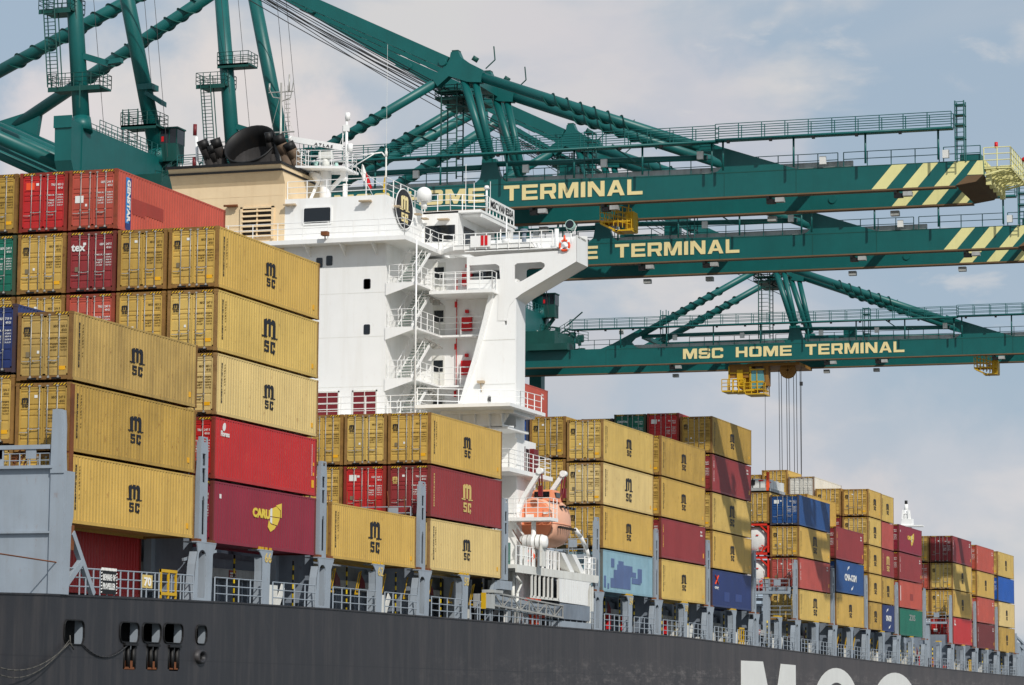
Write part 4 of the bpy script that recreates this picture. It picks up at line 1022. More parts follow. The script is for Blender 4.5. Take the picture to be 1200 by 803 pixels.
mb.box(XA-.15, XA-.02, 15.3, 15.45, 35.1, 37.1); mb.box(XA-.15, XA-.02, 17.35, 17.5, 35.1, 37.1); mb.box(XA-.15, XA-.02, 15.3, 17.5, 37.0, 37.1); mb.box(XA-.12, XA-.02, 16.35, 16.45, 35.2, 37.05)
wb(mb, 'louvre', M['cream'], c_o)
mb = MB(); mb.box(XA-.45, XA-.02, 17.7, 18.4, 37.15, 37.22); mb.tube((XA-.35, 17.6, 37.2), (XA-.35, 18.5, 37.2), .07, 6); wb(mb, 'light_fitting', M['rustm'], c_o)
mb = MB(); mb.tube((XA-.04, 14.58, 35.9), (XA-.04, 22, 35.9), .012, 4); mb.box(XA-.03, XA-.02, 14.7, 22.1, 37.75, 37.78); wb(mb, 'casing_seam', M['cream'], c_o)
# funnel mouth and exhaust pipes
mb = MB(); n = 28
def ell(cx, cy, cz, ry, rx, tilt, s=1.0):
    return [(cx+rx*s*math.cos(2*math.pi*k/n)*math.cos(tilt), cy+ry*s*math.sin(2*math.pi*k/n), cz+rx*s*math.cos(2*math.pi*k/n)*math.sin(tilt)) for k in range(n)]
TL = math.radians(52)
mb.rings([ell(60.6, 18.1, 39.6, 1.35, 1.35, 0), ell(60.5, 18.2, 40.3, 1.45, 1.5, .35), ell(60.3, 18.4, 41.3, 1.62, 1.75, .8), ell(59.9, 18.45, 41.65, 1.66, 1.72, TL)], caps=False)
f_o = sh(mb, 'funnel', paint('scorched funnel paint', (64, 62, 62), .7, .3, .8, (20, 20, 20), .05))
mb = MB(); mb.rings([ell(59.88, 18.45, 41.66, 1.69, 1.75, TL), ell(59.80, 18.45, 41.72, 1.70, 1.76, TL), ell(59.82, 18.45, 41.72, 1.60, 1.66, TL), ell(60.3, 18.4, 41.2, 1.52, 1.6, TL), ell(61.2, 18.3, 40.2, 1.3, 1.4, TL)], caps=False); wb(mb, 'funnel_mouth', M['black'], f_o)
for (y0, z0), (y1, z1), r in (((20.95, 39.7), (21.6, 42.05), .34), ((20.2, 39.7), (20.7, 42.1), .33), ((20.55, 39.7), (21.0, 41.7), .26), ((15.75, 39.7), (16.45, 42.1), .36), ((15.1, 39.7), (15.75, 41.6), .34), ((16.9, 39.7), (17.1, 42.3), .25)):
    mb = MB(); mb.tube((60, y0, z0), (59.9, (y0*.6+y1*.4), z0*.5+z1*.5), r*1.05, 12, r); mb.tube((59.9, (y0*.6+y1*.4), z0*.5+z1*.5), (59.5, y1, z1), r, 12); po = sh(mb, 'exhaust_pipe', M['soot'] if y0 > 16 else paint('heat stained pipe', (120, 100, 82), .7, .3, .6, (40, 34, 30), .4))
    mb = MB(); a = Vector((59.9, (y0*.6+y1*.4), z0*.5+z1*.5)); b = Vector((59.5, y1, z1)); mb.tube(a.lerp(b, .55), b+(b-a)*.01, r*1.02, 12); wb(mb, 'sooty_tip', M['black'], po)
# stub mast with lamps left of the funnel, signal mast behind it
mb = MB(); mb.tube((60, 22.0, 39.6), (60, 22.2, 42.4), .10, 8); mb.tube((60, 21.6, 39.6), (60, 21.7, 42.0), .04, 5); mb.tube((60, 22.6, 40.8), (60, 21.4, 40.8), .04, 5)
for k in range(7): mb.tube((60, 21.3, 39.8+k*.3), (60, 21.7, 39.8+k*.3), .02, 4)
mb.tube((60, 21.3, 39.6), (60, 21.3, 41.9), .03, 4)
rail(mb, [(64, 23.5, 39.2), (64, 21.2, 39.2)], 1.5, .8, 4, .02, .03); sh(mb, 'lamp_mast', M['white'])
mb = MB(); mb.tube((60, 22.3, 42.5), (60, 22.3, 43.2), .13, 8); mb.tube((60, 22.3, 40.4), (60, 22.3, 41.1), .13, 8); sh(mb, 'mast_lamp', M['dkred'])
mb = MB(); X0 = 63
mb.tube((X0, 17.7, 39), (X0, 17.75, 46.2), .11, 8, .06); mb.tube((X0, 18.6, 45.6), (X0, 16.9, 45.6), .04, 5); mb.tube((X0, 18.6, 43.0), (X0, 16.8, 43.0), .05, 5)
mb.path([(X0, 17.8, 45.2), (X0, 18.3, 45.3), (X0, 18.6, 45.9)], .035, 5); mb.path([(X0, 17.7, 45.0), (X0, 17.1, 45.2), (X0, 16.9, 46.3)], .035, 5); mb.tube((X0, 18.55, 45.7), (X0, 18.55, 46.2), .06, 6); mb.tube((X0, 17.2, 45.6), (X0, 17.2, 46.7), .05, 6)
for k in range(14): mb.tube((X0, 17.1, 42.0+k*.28), (X0, 17.45, 42.0+k*.28), .02, 4)
mb.tube((X0, 17.1, 41.5), (X0, 17.3, 46), .025, 4); mb.tube((X0, 17.45, 41.5), (X0, 17.5, 46), .025, 4); mb.tube((X0, 19, 41), (X0, 17.8, 45.4), .012, 4); mb.tube((X0, 16.2, 41), (X0, 17.7, 45.4), .012, 4)
sh(mb, 'signal_mast', M['steel'])
# radar platform
RX = 60
mb = MB(); mb.tube((RX, 13.4, 37.4), (RX, 13.4, 39.8), .36, 12); mb.bar((RX-.3, 14.5, 37.5), (RX, 13.7, 39.5), .18)
mb.prism([(RX-1.2, 14.95, 39.85), (RX+1.2, 14.95, 39.85), (RX+1.2, 11.7, 39.65), (RX-1.2, 11.7, 39.65)], (0, 0, .14)); mb.tube((RX, 14.4, 39.7), (RX, 13.6, 39.2), .2, 8, .4); mb.tube((RX, 12.0, 39.6), (RX, 13.1, 38.6), .15, 8)
mb.tube((RX, 12.1, 37.4), (RX, 12.1, 38.9), .16, 8)
mb.box(RX-.2, RX+.2, 12.0, 12.35, 39.1, 39.7)
rail(mb, [(RX-1.1, 14.9, 39.95), (RX-1.1, 11.8, 39.8), (RX+1.1, 11.8, 39.8), (RX+1.1, 14.9, 39.95), (RX-1.1, 14.9, 39.95)], 1.0, .8, 3, .02, .028)
mb.path([(RX, 11.8, 40.6), (RX, 9.7, 40.75), (RX, 9.5, 40.5)], .045, 6); mb.path([(RX, 11.7, 39.9), (RX, 10.2, 40.7)], .035, 6); mb.tube((RX, 11.6, 40.1), (RX, 9.4, 38.5), .012, 4); mb.tube((RX, 11.3, 39.9), (RX, 10.2, 38), .012, 4)
mb.tube((RX, 14.9, 39.7), (RX, 15.4, 38), .012, 4)
mt_ = sh(mb, 'radar_platform', M['white'])
mb = MB(); mb.tube((RX, 13.4, 39.9), (RX, 13.4, 40.7), .26, 10, .22); mb.tube((RX, 13.05, 40.75), (RX, 13.75, 40.75), .25, 10); mb.box(RX-.25, RX+.25, 13.0, 13.8, 40.55, 40.95); wb(mb, 'radar_drive', M['white_old'], mt_)
mb = MB(); mb.prism([(RX-.12, 15.75, 41.72), (RX-.12, 15.75, 42.08), (RX-.12, 12.35, 41.38), (RX-.12, 12.35, 41.02)], (.3, 0, 0)); mb.tube((RX, 15.75, 41.9), (RX, 15.85, 41.95), .2, 8); sc_ = wb(mb, 'radar_scanner', M['white'], mt_)
mb = MB(); text_fit(mb, 'A T L A S', (RX-.14, 14.15, 41.42), (0, -.98, -.2), (0, -.2, .98), 1.25, .17, .03, .01, 2); wb(mb, 'lettering', M['ink'], mt_)
mb = MB(); mb.tube((RX, 12.05, 39.8), (RX, 12.05, 42.9), .11, 8, .08); mb.tube((RX, 12.0, 42.9), (RX, 12.0, 43.35), .17, 8); mb.tube((RX, 11.8, 40.9), (RX, 11.8, 41.4), .17, 8); mb.tube((RX, 12.3, 41.2), (RX, 12.3, 42.6), .035, 5); mb.tube((RX, 12.7, 40.9), (RX, 12.1, 42.4), .012, 4); mb.box(RX-.1, RX+.1, 11.9, 12.25, 42.2, 42.6); wb(mb, 'aerial_mast', M['white'], mt_)
mb = MB(); mb.raw(*(lambda r: (r[0], r[1]))(([(RX, 14.2, 40.0), (RX, 13.6, 40.1), (RX, 12.9, 40.2)], [(0, 1, 2)]))); 
mb.tube((RX, 12.7, 39.9), (RX, 12.7, 40.25), .16, 8, .1); mb.tube((RX-.4, 13.9, 39.95), (RX-.4, 13.9, 40.3), .12, 8, .15); wb(mb, 'aerial_pod', paint('pale green pod', (170, 206, 196), .5), mt_)
# whip pole with flags
mb = MB(); mb.tube((RX, 9.42, 37.4), (RX, 9.42, 41.0), .055, 6); mb.tube((RX, 9.42, 41), (RX, 9.42, 47.5), .010, 4); mb.tube((RX, 9.42, 40.5), (RX, 9.42, 40.8), .09, 6); sh(mb, 'flag_pole', M['white_old'])
fl = root('flag', (RX, 10.7, 39.0)); tag(fl, 'limp white and red flag hanging near the radar platform', 'flag')
def cloth(mb, pts, n=6):
    # pts: left/right edge polylines from the top down, with a little fold
    for k in range(len(pts)-1):
        (a, b), (c, d) = pts[k], pts[k+1]
        for q in range(n):
            f0, f1 = q/n, (q+1)/n; w = lambda f: .05*math.sin(f*9+k)
            P = lambda u, v, f: (u[0]+(v[0]-u[0])*f+w(f), u[1]+(v[1]-u[1])*f, u[2]+(v[2]-u[2])*f)
            mb.poly([P(a, b, f0), P(a, b, f1), P(c, d, f1), P(c, d, f0)], True)
mb = MB(); cloth(mb, [((RX, 11.0, 40.1), (RX, 10.9, 40.0)), ((RX, 11.05, 39.5), (RX, 10.7, 39.5)), ((RX, 10.95, 39.0), (RX, 10.75, 39.05))]); wb(mb, 'white_half', M['flagw'], fl)
mb = MB(); cloth(mb, [((RX, 10.72, 39.55), (RX, 10.7, 39.5)), ((RX, 10.78, 39.1), (RX, 10.45, 39.0)), ((RX, 10.6, 38.7), (RX, 10.3, 38.6)), ((RX, 10.45, 38.55), (RX, 10.35, 38.5))]); wb(mb, 'red_half', M['flagr'], fl)
f2 = root('flag', (RX, 9.5, 38.2)); tag(f2, 'small rolled yellow and black flag on the pole at the deckhouse corner', 'flag')
mb = MB(); cloth(mb, [((RX, 9.5, 39.3), (RX, 9.45, 39.3)), ((RX, 9.6, 38.8), (RX, 9.42, 38.8)), ((RX, 9.62, 38.3), (RX, 9.44, 38.2))]); wb(mb, 'cloth', M['flagy'], f2)
# funnel badge: dark oval with the tall m over sc, on the corner of the roof
mb = MB(); n = 32; bc = Vector((59.4, 7.98, 37.05))
mb.prism([(bc.x+1.50*math.cos(2*math.pi*k/n), bc.y-.02, bc.z+1.20*math.sin(2*math.pi*k/n)) for k in range(n)], (0, .06, 0)); bd = SD(mb, 'badge', M['ink'])
mb = MB(); bars_logo(mb, (bc.x-.80, bc.y-.03, bc.z-.82), UXS, UZ, 1.6, 1.64, .02); sh(mb, 'badge_lettering', M['letter'])
mb = MB()
for k in range(n):
    t0, t1 = 2*math.pi*k/n, 2*math.pi*(k+1)/n
    mb.tube((bc.x+1.52*math.cos(t0), bc.y-.02, bc.z+1.22*math.sin(t0)), (bc.x+1.52*math.cos(t1), bc.y-.02, bc.z+1.22*math.sin(t1)), .035, 4)
sh(mb, 'badge_rim', M['white'])
# wheelhouse
mb = MB(); mb.box(63.0, 70.0, 5.75, 8.6, 34.75, 37.42); mb.box(63.6, 69.95, 4.37, 5.75, 37.12, 37.28)
mb.box(63.4, 69.6, 4.34, 4.44, 37.05, 37.29); mb.box(69.2, 69.6, 4.35, 4.6, 34.8, 37.1)
mb.box(63.0, 70, 4.3, 8.5, 37.3, 37.45)
wh = sh(mb, 'wheelhouse', M['white'])
mb = MB(); mb.box(62.95, 62.99, 5.95, 7.9, 35.55, 36.55); mb.box(64.0, 66, 5.71, 5.75, 35.4, 36.6); wb(mb, 'bridge_window', M['glass'], wh)
mb = MB(); mb.box(66.5, 67.4, 5.70, 5.75, 34.8, 36.8); wb(mb, 'bridge_door', M['white_old'], wh)
mb = MB(); rail(mb, [(63.1, 8.0, 37.45), (63.1, 6.3, 37.45), (64.2, 4.35, 37.45), (69.7, 4.35, 37.4)], 1.05, .7, 3, .025, .035); wb(mb, 'roof_railing', M['white'], wh)
mb = MB(); mb.box(64.6, 69.5, 4.26, 4.30, 37.75, 38.42); nb = wb(mb, 'name_board', M['white'], wh)
mb = MB(); text_fit(mb, 'MSC VANESSA', (64.8, 4.24, 37.86), UXS, UZ, 4.5, .46, .015, .012, 2); wb(mb, 'name_lettering', M['ink'], wh)
mb = MB()
for x, y, h in ((65.5, 5.6, 2.2), (67.5, 5.2, 2.6), (66.5, 6.5, 3.6)): mb.tube((x, y, 37.4), (x, y, 37.4+h), .02, 4)
mb.tube((66.5, 5.1, 37.4), (66.5, 5.1, 39.4), .07, 6); mb.tube((66.5, 5.1, 39.35), (66.5, 5.1, 39.55), .2, 10, .12); mb.tube((67.5, 4.5, 34.8), (67.5, 4.5, 37), .05, 6); mb.tube((68.2, 4.6, 34.8), (68.2, 4.6, 36.3), .09, 6); wb(mb, 'aerial', M['white'], wh)
mb = MB(); rr = []
for k in range(9):
    t = k/8*math.pi/2; rr.append([(61.6+.48*math.cos(t)*math.cos(2*math.pi*q/18), 7.5+.48*math.cos(t)*math.sin(2*math.pi*q/18), 38.3+.46*math.sin(t)) for q in range(18)])
rr = [[(61.6+.46*math.cos(2*math.pi*q/18), 7.5+.46*math.sin(2*math.pi*q/18), 37.85) for q in range(18)]]+rr
mb.rings(rr); mb.tube((61.6, 7.5, 37.4), (61.6, 7.5, 37.9), .2, 8); sh(mb, 'satellite_dome', M['white'])
mb = MB()
for (a, b) in (((56.45, 14.3, 37.2), None),): pass
for x, y, z in ((60.9, 7.9, 36.95), (57.5, 7.95, 36.9), (62.3, 7.95, 36.9)): mb.box(x, x+.5, y-.35, y, z, z+.08)
mb.box(62.6, 63.0, 6.3, 7.0, 36.85, 36.93); SD(mb, 'light_fitting', M['pipe'])
# stair recess: landings, stairs, post, doors
LV = [(32.1, 0), (29.42, 1), (26.35, 2), (23.9, 3)]
for z, k in LV:
    mb = MB(); y0 = 8.0; ye = 6.1
    mb.box(56.45, 62.0, ye, y0, z-.12, z); mb.prism([(61.0, ye, z-.12), (62.0, ye, z-.12), (62.0, 3.1 if k < 3 else 5, z-.12), (61.0, 3.3 if k < 3 else 5, z-.12)], (0, 0, .12))
    mb.prism([(56.44, y0, z-.75), (56.44, y0, z), (56.44, ye, z), (56.44, ye, z-.14)], (.06, 0, 0))
    SD(mb, 'landing', M['white'])
    mb = MB(); rail(mb, [(56.5, 7.8, z), (56.5, 6.15, z), (60.9, 6.15, z), (60.9, 3.4, z)], 1.08, 1.1, 3, .022, .03); SD(mb, 'landing_railing', M['white'])
    # stair climbing forward
    zt = z+(2.6 if k else 2.55); 
    mb = MB(); n = 12
    for q in range(n):
        x = 57.0+q*.27; zz = z+(q+1)*(zt-z)/(n+.5); mb.box(x, x+.24, 6.55, 7.35, zz-.03, zz)
    SD(mb, 'stair_tread', M['deckgreen'])
    mb = MB()
    for y in (6.5, 7.38):
        mb.bar((56.9, y, z+.05), (60.4, y, zt), .05, .2); mb.tube((56.9, y, z+1.0), (60.4, y, zt+1.0), .022, 5); mb.tube((56.9, y, z+.55), (60.4, y, zt+.5), .010, 4)
        for q in range(4): mb.tube((57+q*1.1, y, z+.1+q*1.1*.72), (57+q*1.1, y, z+1.0+q*1.1*.75), .02, 5)
    SD(mb, 'stair_rail', M['white'])
    if k < 4:
        mb = MB(); mb.box(61.86, 61.9, 6.15, 6.95, z+.05, z+1.95); SD(mb, 'cabin_door', M['white_old'])
        mb = MB(); mb.box(61.82, 61.86, 6.25, 6.85, z+.95, z+1.65); SD(mb, 'door_window', M['glass'])
    # the corner column wall between stair recess and house, rounded
for z0, z1 in ((23.5, 34.5),):
    mb = MB(); mb.tube((56.3, 6.0, 24), (56.3, 6.0, 34.6), .055, 8); SD(mb, 'corner_post', M['white'])
    mb = MB(); mb.tube((61.75, 5.35, 26), (61.75, 5.35, 33.0), .03, 6)
    for z in (31.8, 29.2, 26.3): mb.tube((61.6, 5.35, z-.25), (61.6, 5.35, z-.6), .09, 6)
    SD(mb, 'fire_main', M['red'])
for z in (30.2, 27.5, 24.6, 33.0):
    y = 4.7
    mb = MB(); mb.box(61.65, 61.9, y-.32, y+.32, z-.45, z+.42); bo = SD(mb, 'hose_box', M['red'])
    mb = MB(); mb.box(61.7, 61.9, y-.1, y+.1, z+.65, z+.85); SD(mb, 'alarm_box', M['red'])
    mb = MB(); mb.box(61.63, 61.65, y-.18, y+.18, z-.03, z+.05); SD(mb, 'box_lettering', M['inkw'])
mb = MB()
for z in (31.9, 29.2, 26.2): mb.path([(59, 6.4, z-.2), (60.5, 6.3, z-.3), (61.6, 6.2, z-.5)], .04, 5); mb.tube((60.2, 6.5, z-.2), (60.2, 6.4, z-.55), .12, 8); mb.box(60.8, 61.1, 6.2, 6.6, z-.6, z-.3)
SD(mb, 'lamp_bracket', M['steel'])
# ---- bridge wing and its sloping support
WX = 60.0
wing = [(60, 4.12, 33.99), (60, 2.59, 34.09), (60, -1.73, 34.17), (60, -2.21, 34.1), (60, -2.82, 35.1), (60, -2.83, 33.48), (60, 0.57, 31.67), (60, 1, 31.37), (60, 1.32, 31.02), (60, 1.48, 30.56), (60, 1.53, 30.05), (60, 2.13, 30.07), (60, 2.08, 31.67), (60, 4.1, 31.75)]
op1 = [(60, 1.07, 33.4), (60, 0.91, 33.52), (60, -0.6, 33.54), (60, -0.82, 33.43), (60, -0.85, 33.27), (60, -0.66, 33.07), (60, 0.57, 32.45), (60, 0.9, 32.33), (60, 1.09, 32.47)]
op2 = [(60, 3.95, 33.51), (60, 2.26, 33.53), (60, 2.04, 33.39), (60, 1.98, 32.6), (60, 3.94, 32.63)]
P2 = lambda L: [(p[1], p[2]) for p in L]
def shiftX(p, x):   # same physical outline carried onto another frame
    return (x, p[1], p[2])
mb = MB(); plate(mb, P2(wing), [P2(op1), P2(op2)], .12, lambda a, b, t: (WX+t, a, b))
# soffit strip following the lower edge and end plate, 2.3 m deep
lower = P2(wing)[4:12]
for a, b in zip(lower, lower[1:]): mb.poly([(WX, a[0], a[1]), (WX, b[0], b[1]), (WX+2.3, b[0], b[1]), (WX+2.3, a[0], a[1])])
plate(mb, P2(wing), [P2(op1), P2(op2)], .12, lambda a, b, t: (WX+2.25+t, a, b))
wo = sh(mb, 'bridge_wing', M['white'])
yt = wing[4][1]
mb = MB(); mb.box(WX+.1, WX+2.3, wing[4][1]+.1, 4.3, 34.35, 34.42); mb.box(WX+.05, WX+2.2, .2, 1.6, 32.3, 32.36); wb(mb, 'wing_deck', M['white'], wo)
mb = MB(); mb.box(WX+2.2, WX+2.3, yt, 4.3, 34.4, 35.35); wb(mb, 'wing_bulwark', M['white'], wo)
mb = MB(); text_fit(mb, 'MSC VANESSA', (WX+.35, yt-.012, 34.95), UXS, UZ, 1.6, .13, .01, .01, 1); wb(mb, 'lettering', M['steel'], wo)
mb = MB(); rail(mb, [(WX+.06, 5.7, 34.45), (WX+.06, -1.3, 34.45)], 1.0, .7, 3, .025, .035); mb.box(WX+.0, WX+.03, 2.6, 3.9, 34.6, 35.3); wb(mb, 'wing_railing', M['white'], wo)
mb = MB(); mb.box(WX-.04, WX+.0, 3.05, 3.22, 34.7, 35.3) ; mb.box(WX-.04, WX, 2.80, 2.97, 34.7, 35.3); wb(mb, 'fire_plan_box', M['red'], wo)
mb = MB()
mb.tube((WX+1, .8, 34.4), (WX+1, .8, 35.6), .14, 8); mb.tube((WX+1, .8, 35.6), (WX+1, .8, 35.75), .3, 10, .2); wb(mb, 'vent_head', M['tarp'], wo)
mb = MB(); mb.tube((WX+1.2, 2.0, 34.4), (WX+1.2, 2.0, 36.6), .05, 6); mb.tube((WX+1.2, 2.25, 35.1), (WX+1.2, 1.75, 35.1), .16, 8); mb.tube((WX+1.2, 2.1, 36.6), (WX+1.2, 2.1, 37.2), .02, 4); mb.tube((WX+1.2, -1.2, 34.4), (WX+1.2, -1.2, 35.7), .14, 8); wb(mb, 'deck_fitting', M['white'], wo)
# web
web = [(60.6, 4.62, 24.61), (60.6, 4.36, 25.33), (60.6, 3.56, 27.9), (60.6, 2.93, 30.22), (60.6, 2.56, 31.77), (60.6, 1.58, 31.73), (60.6, 0.98, 31.45), (60.6, 0.92, 23.7), (60.6, 1.36, 23.71), (60.6, 3.53, 24.27)]
slot = [(60.6, 1.68, 30.39), (60.6, 1.54, 30.38), (60.6, 1.54, 29.81), (60.6, 1.67, 29.81)]
slot2 = [(60.6, 2.72, 24.87), (60.6, 2.78, 25.34), (60.6, 2.67, 25.6), (60.6, 2.51, 25.54), (60.6, 2.5, 24.87)]
mb = MB(); plate(mb, P2(web), [P2(slot), P2(slot2)], .12, lambda a, b, t: (60.03+t, a, b))
wl_ = P2(web)[:5]
for a, b in zip(wl_, wl_[1:]): mb.prism([(59.75, a[0]+.02, a[1]), (59.75, b[0]+.02, b[1]), (59.75, b[0]-.24, b[1]), (59.75, a[0]-.24, a[1])], (.9, 0, 0))
yo = web[6][1]; mb.prism([(60.14, yo+.004, 23), (62.2, 1.08, 23), (62.2, 1.2, 23), (60.14, yo+.1, 23)], (0, 0, 9.6)); mb.box(60.72, 62.2, 1.08, 7, 11.6, 23.3)
sh(mb, 'wing_support', M['white'])
mb = MB()
for z in ((60, 1.2, 28.9), (60, 1.18, 26.22)): mb.box(60.015, 60.028, yo+.02, yo+2.6, z[2], z[2]+.03)
sh(mb, 'support_seam', M['white_old'])
mb = MB(); mb.box(59.7, 60.03, 2.9, 3.3, 26.3, 26.45); mb.tube((59.8, 3.1, 26.3), (60.0, 3.1, 25.8), .03, 5); sh(mb, 'light_fitting', M['pipe'])
# balcony below the wing, with railing
mb = MB(); bl = [(60, 6.41, 31.94), (60, 5.41, 31.59), (60, 3.39, 31.77), (60, 1.65, 31.76)]
mb.box(59.1, 61.9, 2.15, 6.2, 31.70, 31.90); SD(mb, 'wing_balcony', M['white'])
mb = MB(); rail(mb, [(59.15, 6.1, 31.9), (59.15, 2.2, 31.9), (59.95, 2.2, 31.9)], 1.1, .75, 3, .025, .035); SD(mb, 'balcony_railing', M['white'])
mb = MB(); mb.box(61.85, 61.9, 2.5, 4.4, 32.4, 33.4); SD(mb, 'bridge_window', M['glass'])
lb = root('lifebuoy', (WX-.08, (60, -2.1, 34.46)[1], (60, -2.1, 34.46)[2])); tag(lb, 'orange ring lifebuoy on the outer end of the white bridge wing', 'lifebuoy')
def ring(mb, c, R_, r, n=20, m=8, ax='x'):
    rr = []
    for k in range(n+1):
        t = 2*math.pi*k/n; rr.append([(c[0]+r*math.sin(q), c[1]+(R_+r*math.cos(q))*math.cos(t), c[2]+(R_+r*math.cos(q))*math.sin(t)) for q in [2*math.pi*j/m for j in range(m)]])
    mb.rings(rr, caps=False)
mb = MB(); ring(mb, (0, 0, 0), .30, .075); mb.build('ring', M['ring'], lb)
mb = MB()
for t in (.785, 2.356, 3.93, 5.5): mb.tube((0, .22*math.cos(t), .22*math.sin(t)), (0, .38*math.cos(t), .38*math.sin(t)), .085, 8)
mb.build('band', M['white'], lb)
mb = MB(); mb.tube((0, 0, .25), (0, 0, .62), .09, 8, .05); mb.build('light', M['ring'], lb)
sl = root('searchlight', (WX+.9, (60, -2.21, 35.39)[1], 35.3)); tag(sl, 'round searchlight on a fork at the tip of the bridge wing', 'searchlight')
mb = MB(); mb.tube((-.28, 0, .55), (.3, 0, .5), .30, 14, .24); mb.build('drum', paint('pale green pod', (170, 206, 196), .5), sl)
mb = MB(); mb.tube((-.30, 0, .551), (-.285, 0, .55), .25, 14); mb.build('lens', M['glass'], sl)
mb = MB(); mb.path([(0, -.34, .5), (0, -.2, .1), (0, 0, 0), (0, .2, .1), (0, .34, .5)], .03, 5); mb.tube((0, 0, -.6), (0, 0, .05), .04, 6); mb.build('fork', M['white'], sl)

# ---- house forward of the wing support, boat deck
mb = MB(); mb.box(61.0, 66.5, 1.75, 8, 11.6, 23.2); mb.prism([(60.9, 1.85, 23.2), (60.9, 4.8, 23.2), (60.9, 4.8, 24.4), (60.9, 1.85, 23.6)], (.1, 0, 0))
mb.box(57.2, 65.6, .35, 8, 20.75, 21.0); mb.box(55.9, 61, 3.0, 8, 21, 23.3)
mb.box(56.2, 61, 3.0, 8, 11.6, 20.8)
h2 = sh(mb, 'boat_deck_house', M['white'])
mb = MB(); rail(mb, [(57.3, 3.0, 21.0), (57.3, .45, 21.0), (65.5, .45, 21.0), (65.5, 1.7, 21)], 1.1, 1.1, 4, .022, .03); wb(mb, 'railing', M['white'], h2)
for x in (62.6, 65.2):
    mb = MB(); mb.box(x, x+.9, 1.45, 1.74, 21.15, 22.75); wb(mb, 'locker', M['dkred'] if x < 66 else M['chip'], h2)
mb = MB(); mb.box(63.6, 64.1, 1.70, 1.74, 21.1, 22.7); mb.box(64.5, 65.0, 1.70, 1.74, 21.1, 22.7); wb(mb, 'doorway', M['glass'], h2)
mb = MB(); mb.tube((59, 2.9, 20.4), (62, 2.7, 20.3), .08, 6); mb.tube((62, 2.7, 20.3), (62, 2.7, 20.9), .08, 6); wb(mb, 'fire_main', M['red'], h2)
# lower platform (boat embarkation) and boat deck
mb = MB(); mb.box(59.9, 61.5, -1.30, 1.75, 18.0, 18.2); mb.tube((60.5, -.08, 15.3), (60.5, -.08, 18.1), .15, 10); mb.bar((60.5, 1.1, 17.9), (60.5, -.08, 16.4), .09); mb.bar((60.5, 1.6, 17.9), (60.4, .2, 15.8), .04)
pf = sh(mb, 'embarkation_platform', M['white'])
py0 = -1.30
mb = MB(); rail(mb, [(59.95, py0+3.0, 18.2), (59.95, py0+.05, 18.2), (61.4, py0+.05, 18.2)], 1.15, .75, 4, .02, .028); wb(mb, 'railing', M['white'], pf)
mb = MB(); mb.prism([(56.7, -.32, 14.80), (66.3, -.32, 14.80), (73.1, -.32, 14.80), (73.3, -.32, 15.0), (73.3, -.32, 15.27), (56.7, -.32, 15.27)], (0, .12, 0)); mb.box(56.7, 73.2, -.2, 6, 15.05, 15.27)
bd_ = sh(mb, 'boat_deck', M['white_old'])
mb = MB(); plate(mb, [(64.9, 14.85), (64.9, 13.55), (65.1, 13.35), (71.0, 13.30), (71.0, 14.2), (71.4, 14.7), (72.3, 14.85)], [], .08, lambda a, b, t: (a, -.30+t, b)); wb(mb, 'side_screen', M['white'], bd_)
for k in range(12): 
    mb = MB(); mb.box(65.6+k*.45, 65.63+k*.45, -.31, -.30, 13.4, 14.8); wb(mb, 'screen_seam', M['white_old'], bd_)
mb = MB()
for x in (59.6, 60.3, 61.1, 62.0, 62.8, 63.6, 64.8): mb.box(x, x+.14, -.30, -.2, 13.45, 14.85)
mb.box(59.5, 64.9, -.30, -.2, 13.4, 13.55); mb.tube((57.2, -.1, 14.6), (58.2, -.1, 14.2), .09, 6); mb.tube((58.2, -.1, 14.2), (57.4, -.1, 13.6), .07, 6); mb.tube((57.4, -.1, 13.6), (57.4, -.1, 11.9), .1, 8); mb.tube((57.8, .3, 11.9), (57.8, .3, 14.9), .12, 8); wb(mb, 'stanchion', M['white_old'], bd_)
mb = MB(); rail(mb, [(56.8, -.2, 15.27), (65.2, -.2, 15.27)], 1.1, 1.05, 2, .03, .05); rail(mb, [(70.6, -.2, 15.27), (73.0, -.2, 15.27), (73.0, 3, 15.27)], 1.1, .7, 3, .03, .04)
for k in range(9): mb.box(57.6+k*.85, 57.78+k*.85, -.24, -.16, 15.27, 16.35)
wb(mb, 'railing', M['white'], bd_)
for x in (65.7, 68.0):
    mb = MB(); mb.prism([(x, -.15, 16.4), (x+.9, -.15, 16.4), (x+2.9, -.15, 15.3), (x+2.0, -.15, 15.3)], (0, .9, 0)); wb(mb, 'slipway_plate', M['white'], bd_)
mb = MB(); mb.path([(69.2, .0, 18.0), (70.0, -.1, 17.6), (71.3, -.1, 16.9), (71.8, -.1, 16.4), (71.9, -.1, 15.3)], .13, 8); wb(mb, 'curved_davit', M['white'], bd_)
mb = MB(); mb.bar((65.2, 1.4, 17.3), (68.8, .9, 15.3), .3, .12); mb.bar((65.6, 1.4, 17.5), (69.2, .9, 15.5), .06, .06); wb(mb, 'inclined_ladder', M['grey'], bd_)
mb = MB(); mb.box(57.0, 58.2, .6, .9, 15.3, 16.6); wb(mb, 'green_locker', paint('dull green locker', (84, 128, 118), .6), bd_)
mb = MB(); ring(mb, (60.2, .1, 15.9), .3, .08); o_ = wb(mb, 'spare_ring', M['ring'], bd_)
mb = MB()
for y, z in ((2.7, 16.8), (2.6, 15.8), (2.75, 18.4)):
    mb.box(56.1, 56.2, y+.3, y+.9, z, z+.5)
for q in range(7): mb.box(59+q*1.6, 59.7+q*1.6, 1.75, 1.85, 15.6+.35*(q % 3), 16.4+.35*(q % 3))
wb(mb, 'wall_equipment', M['grey_dk'], bd_)
mb = MB()
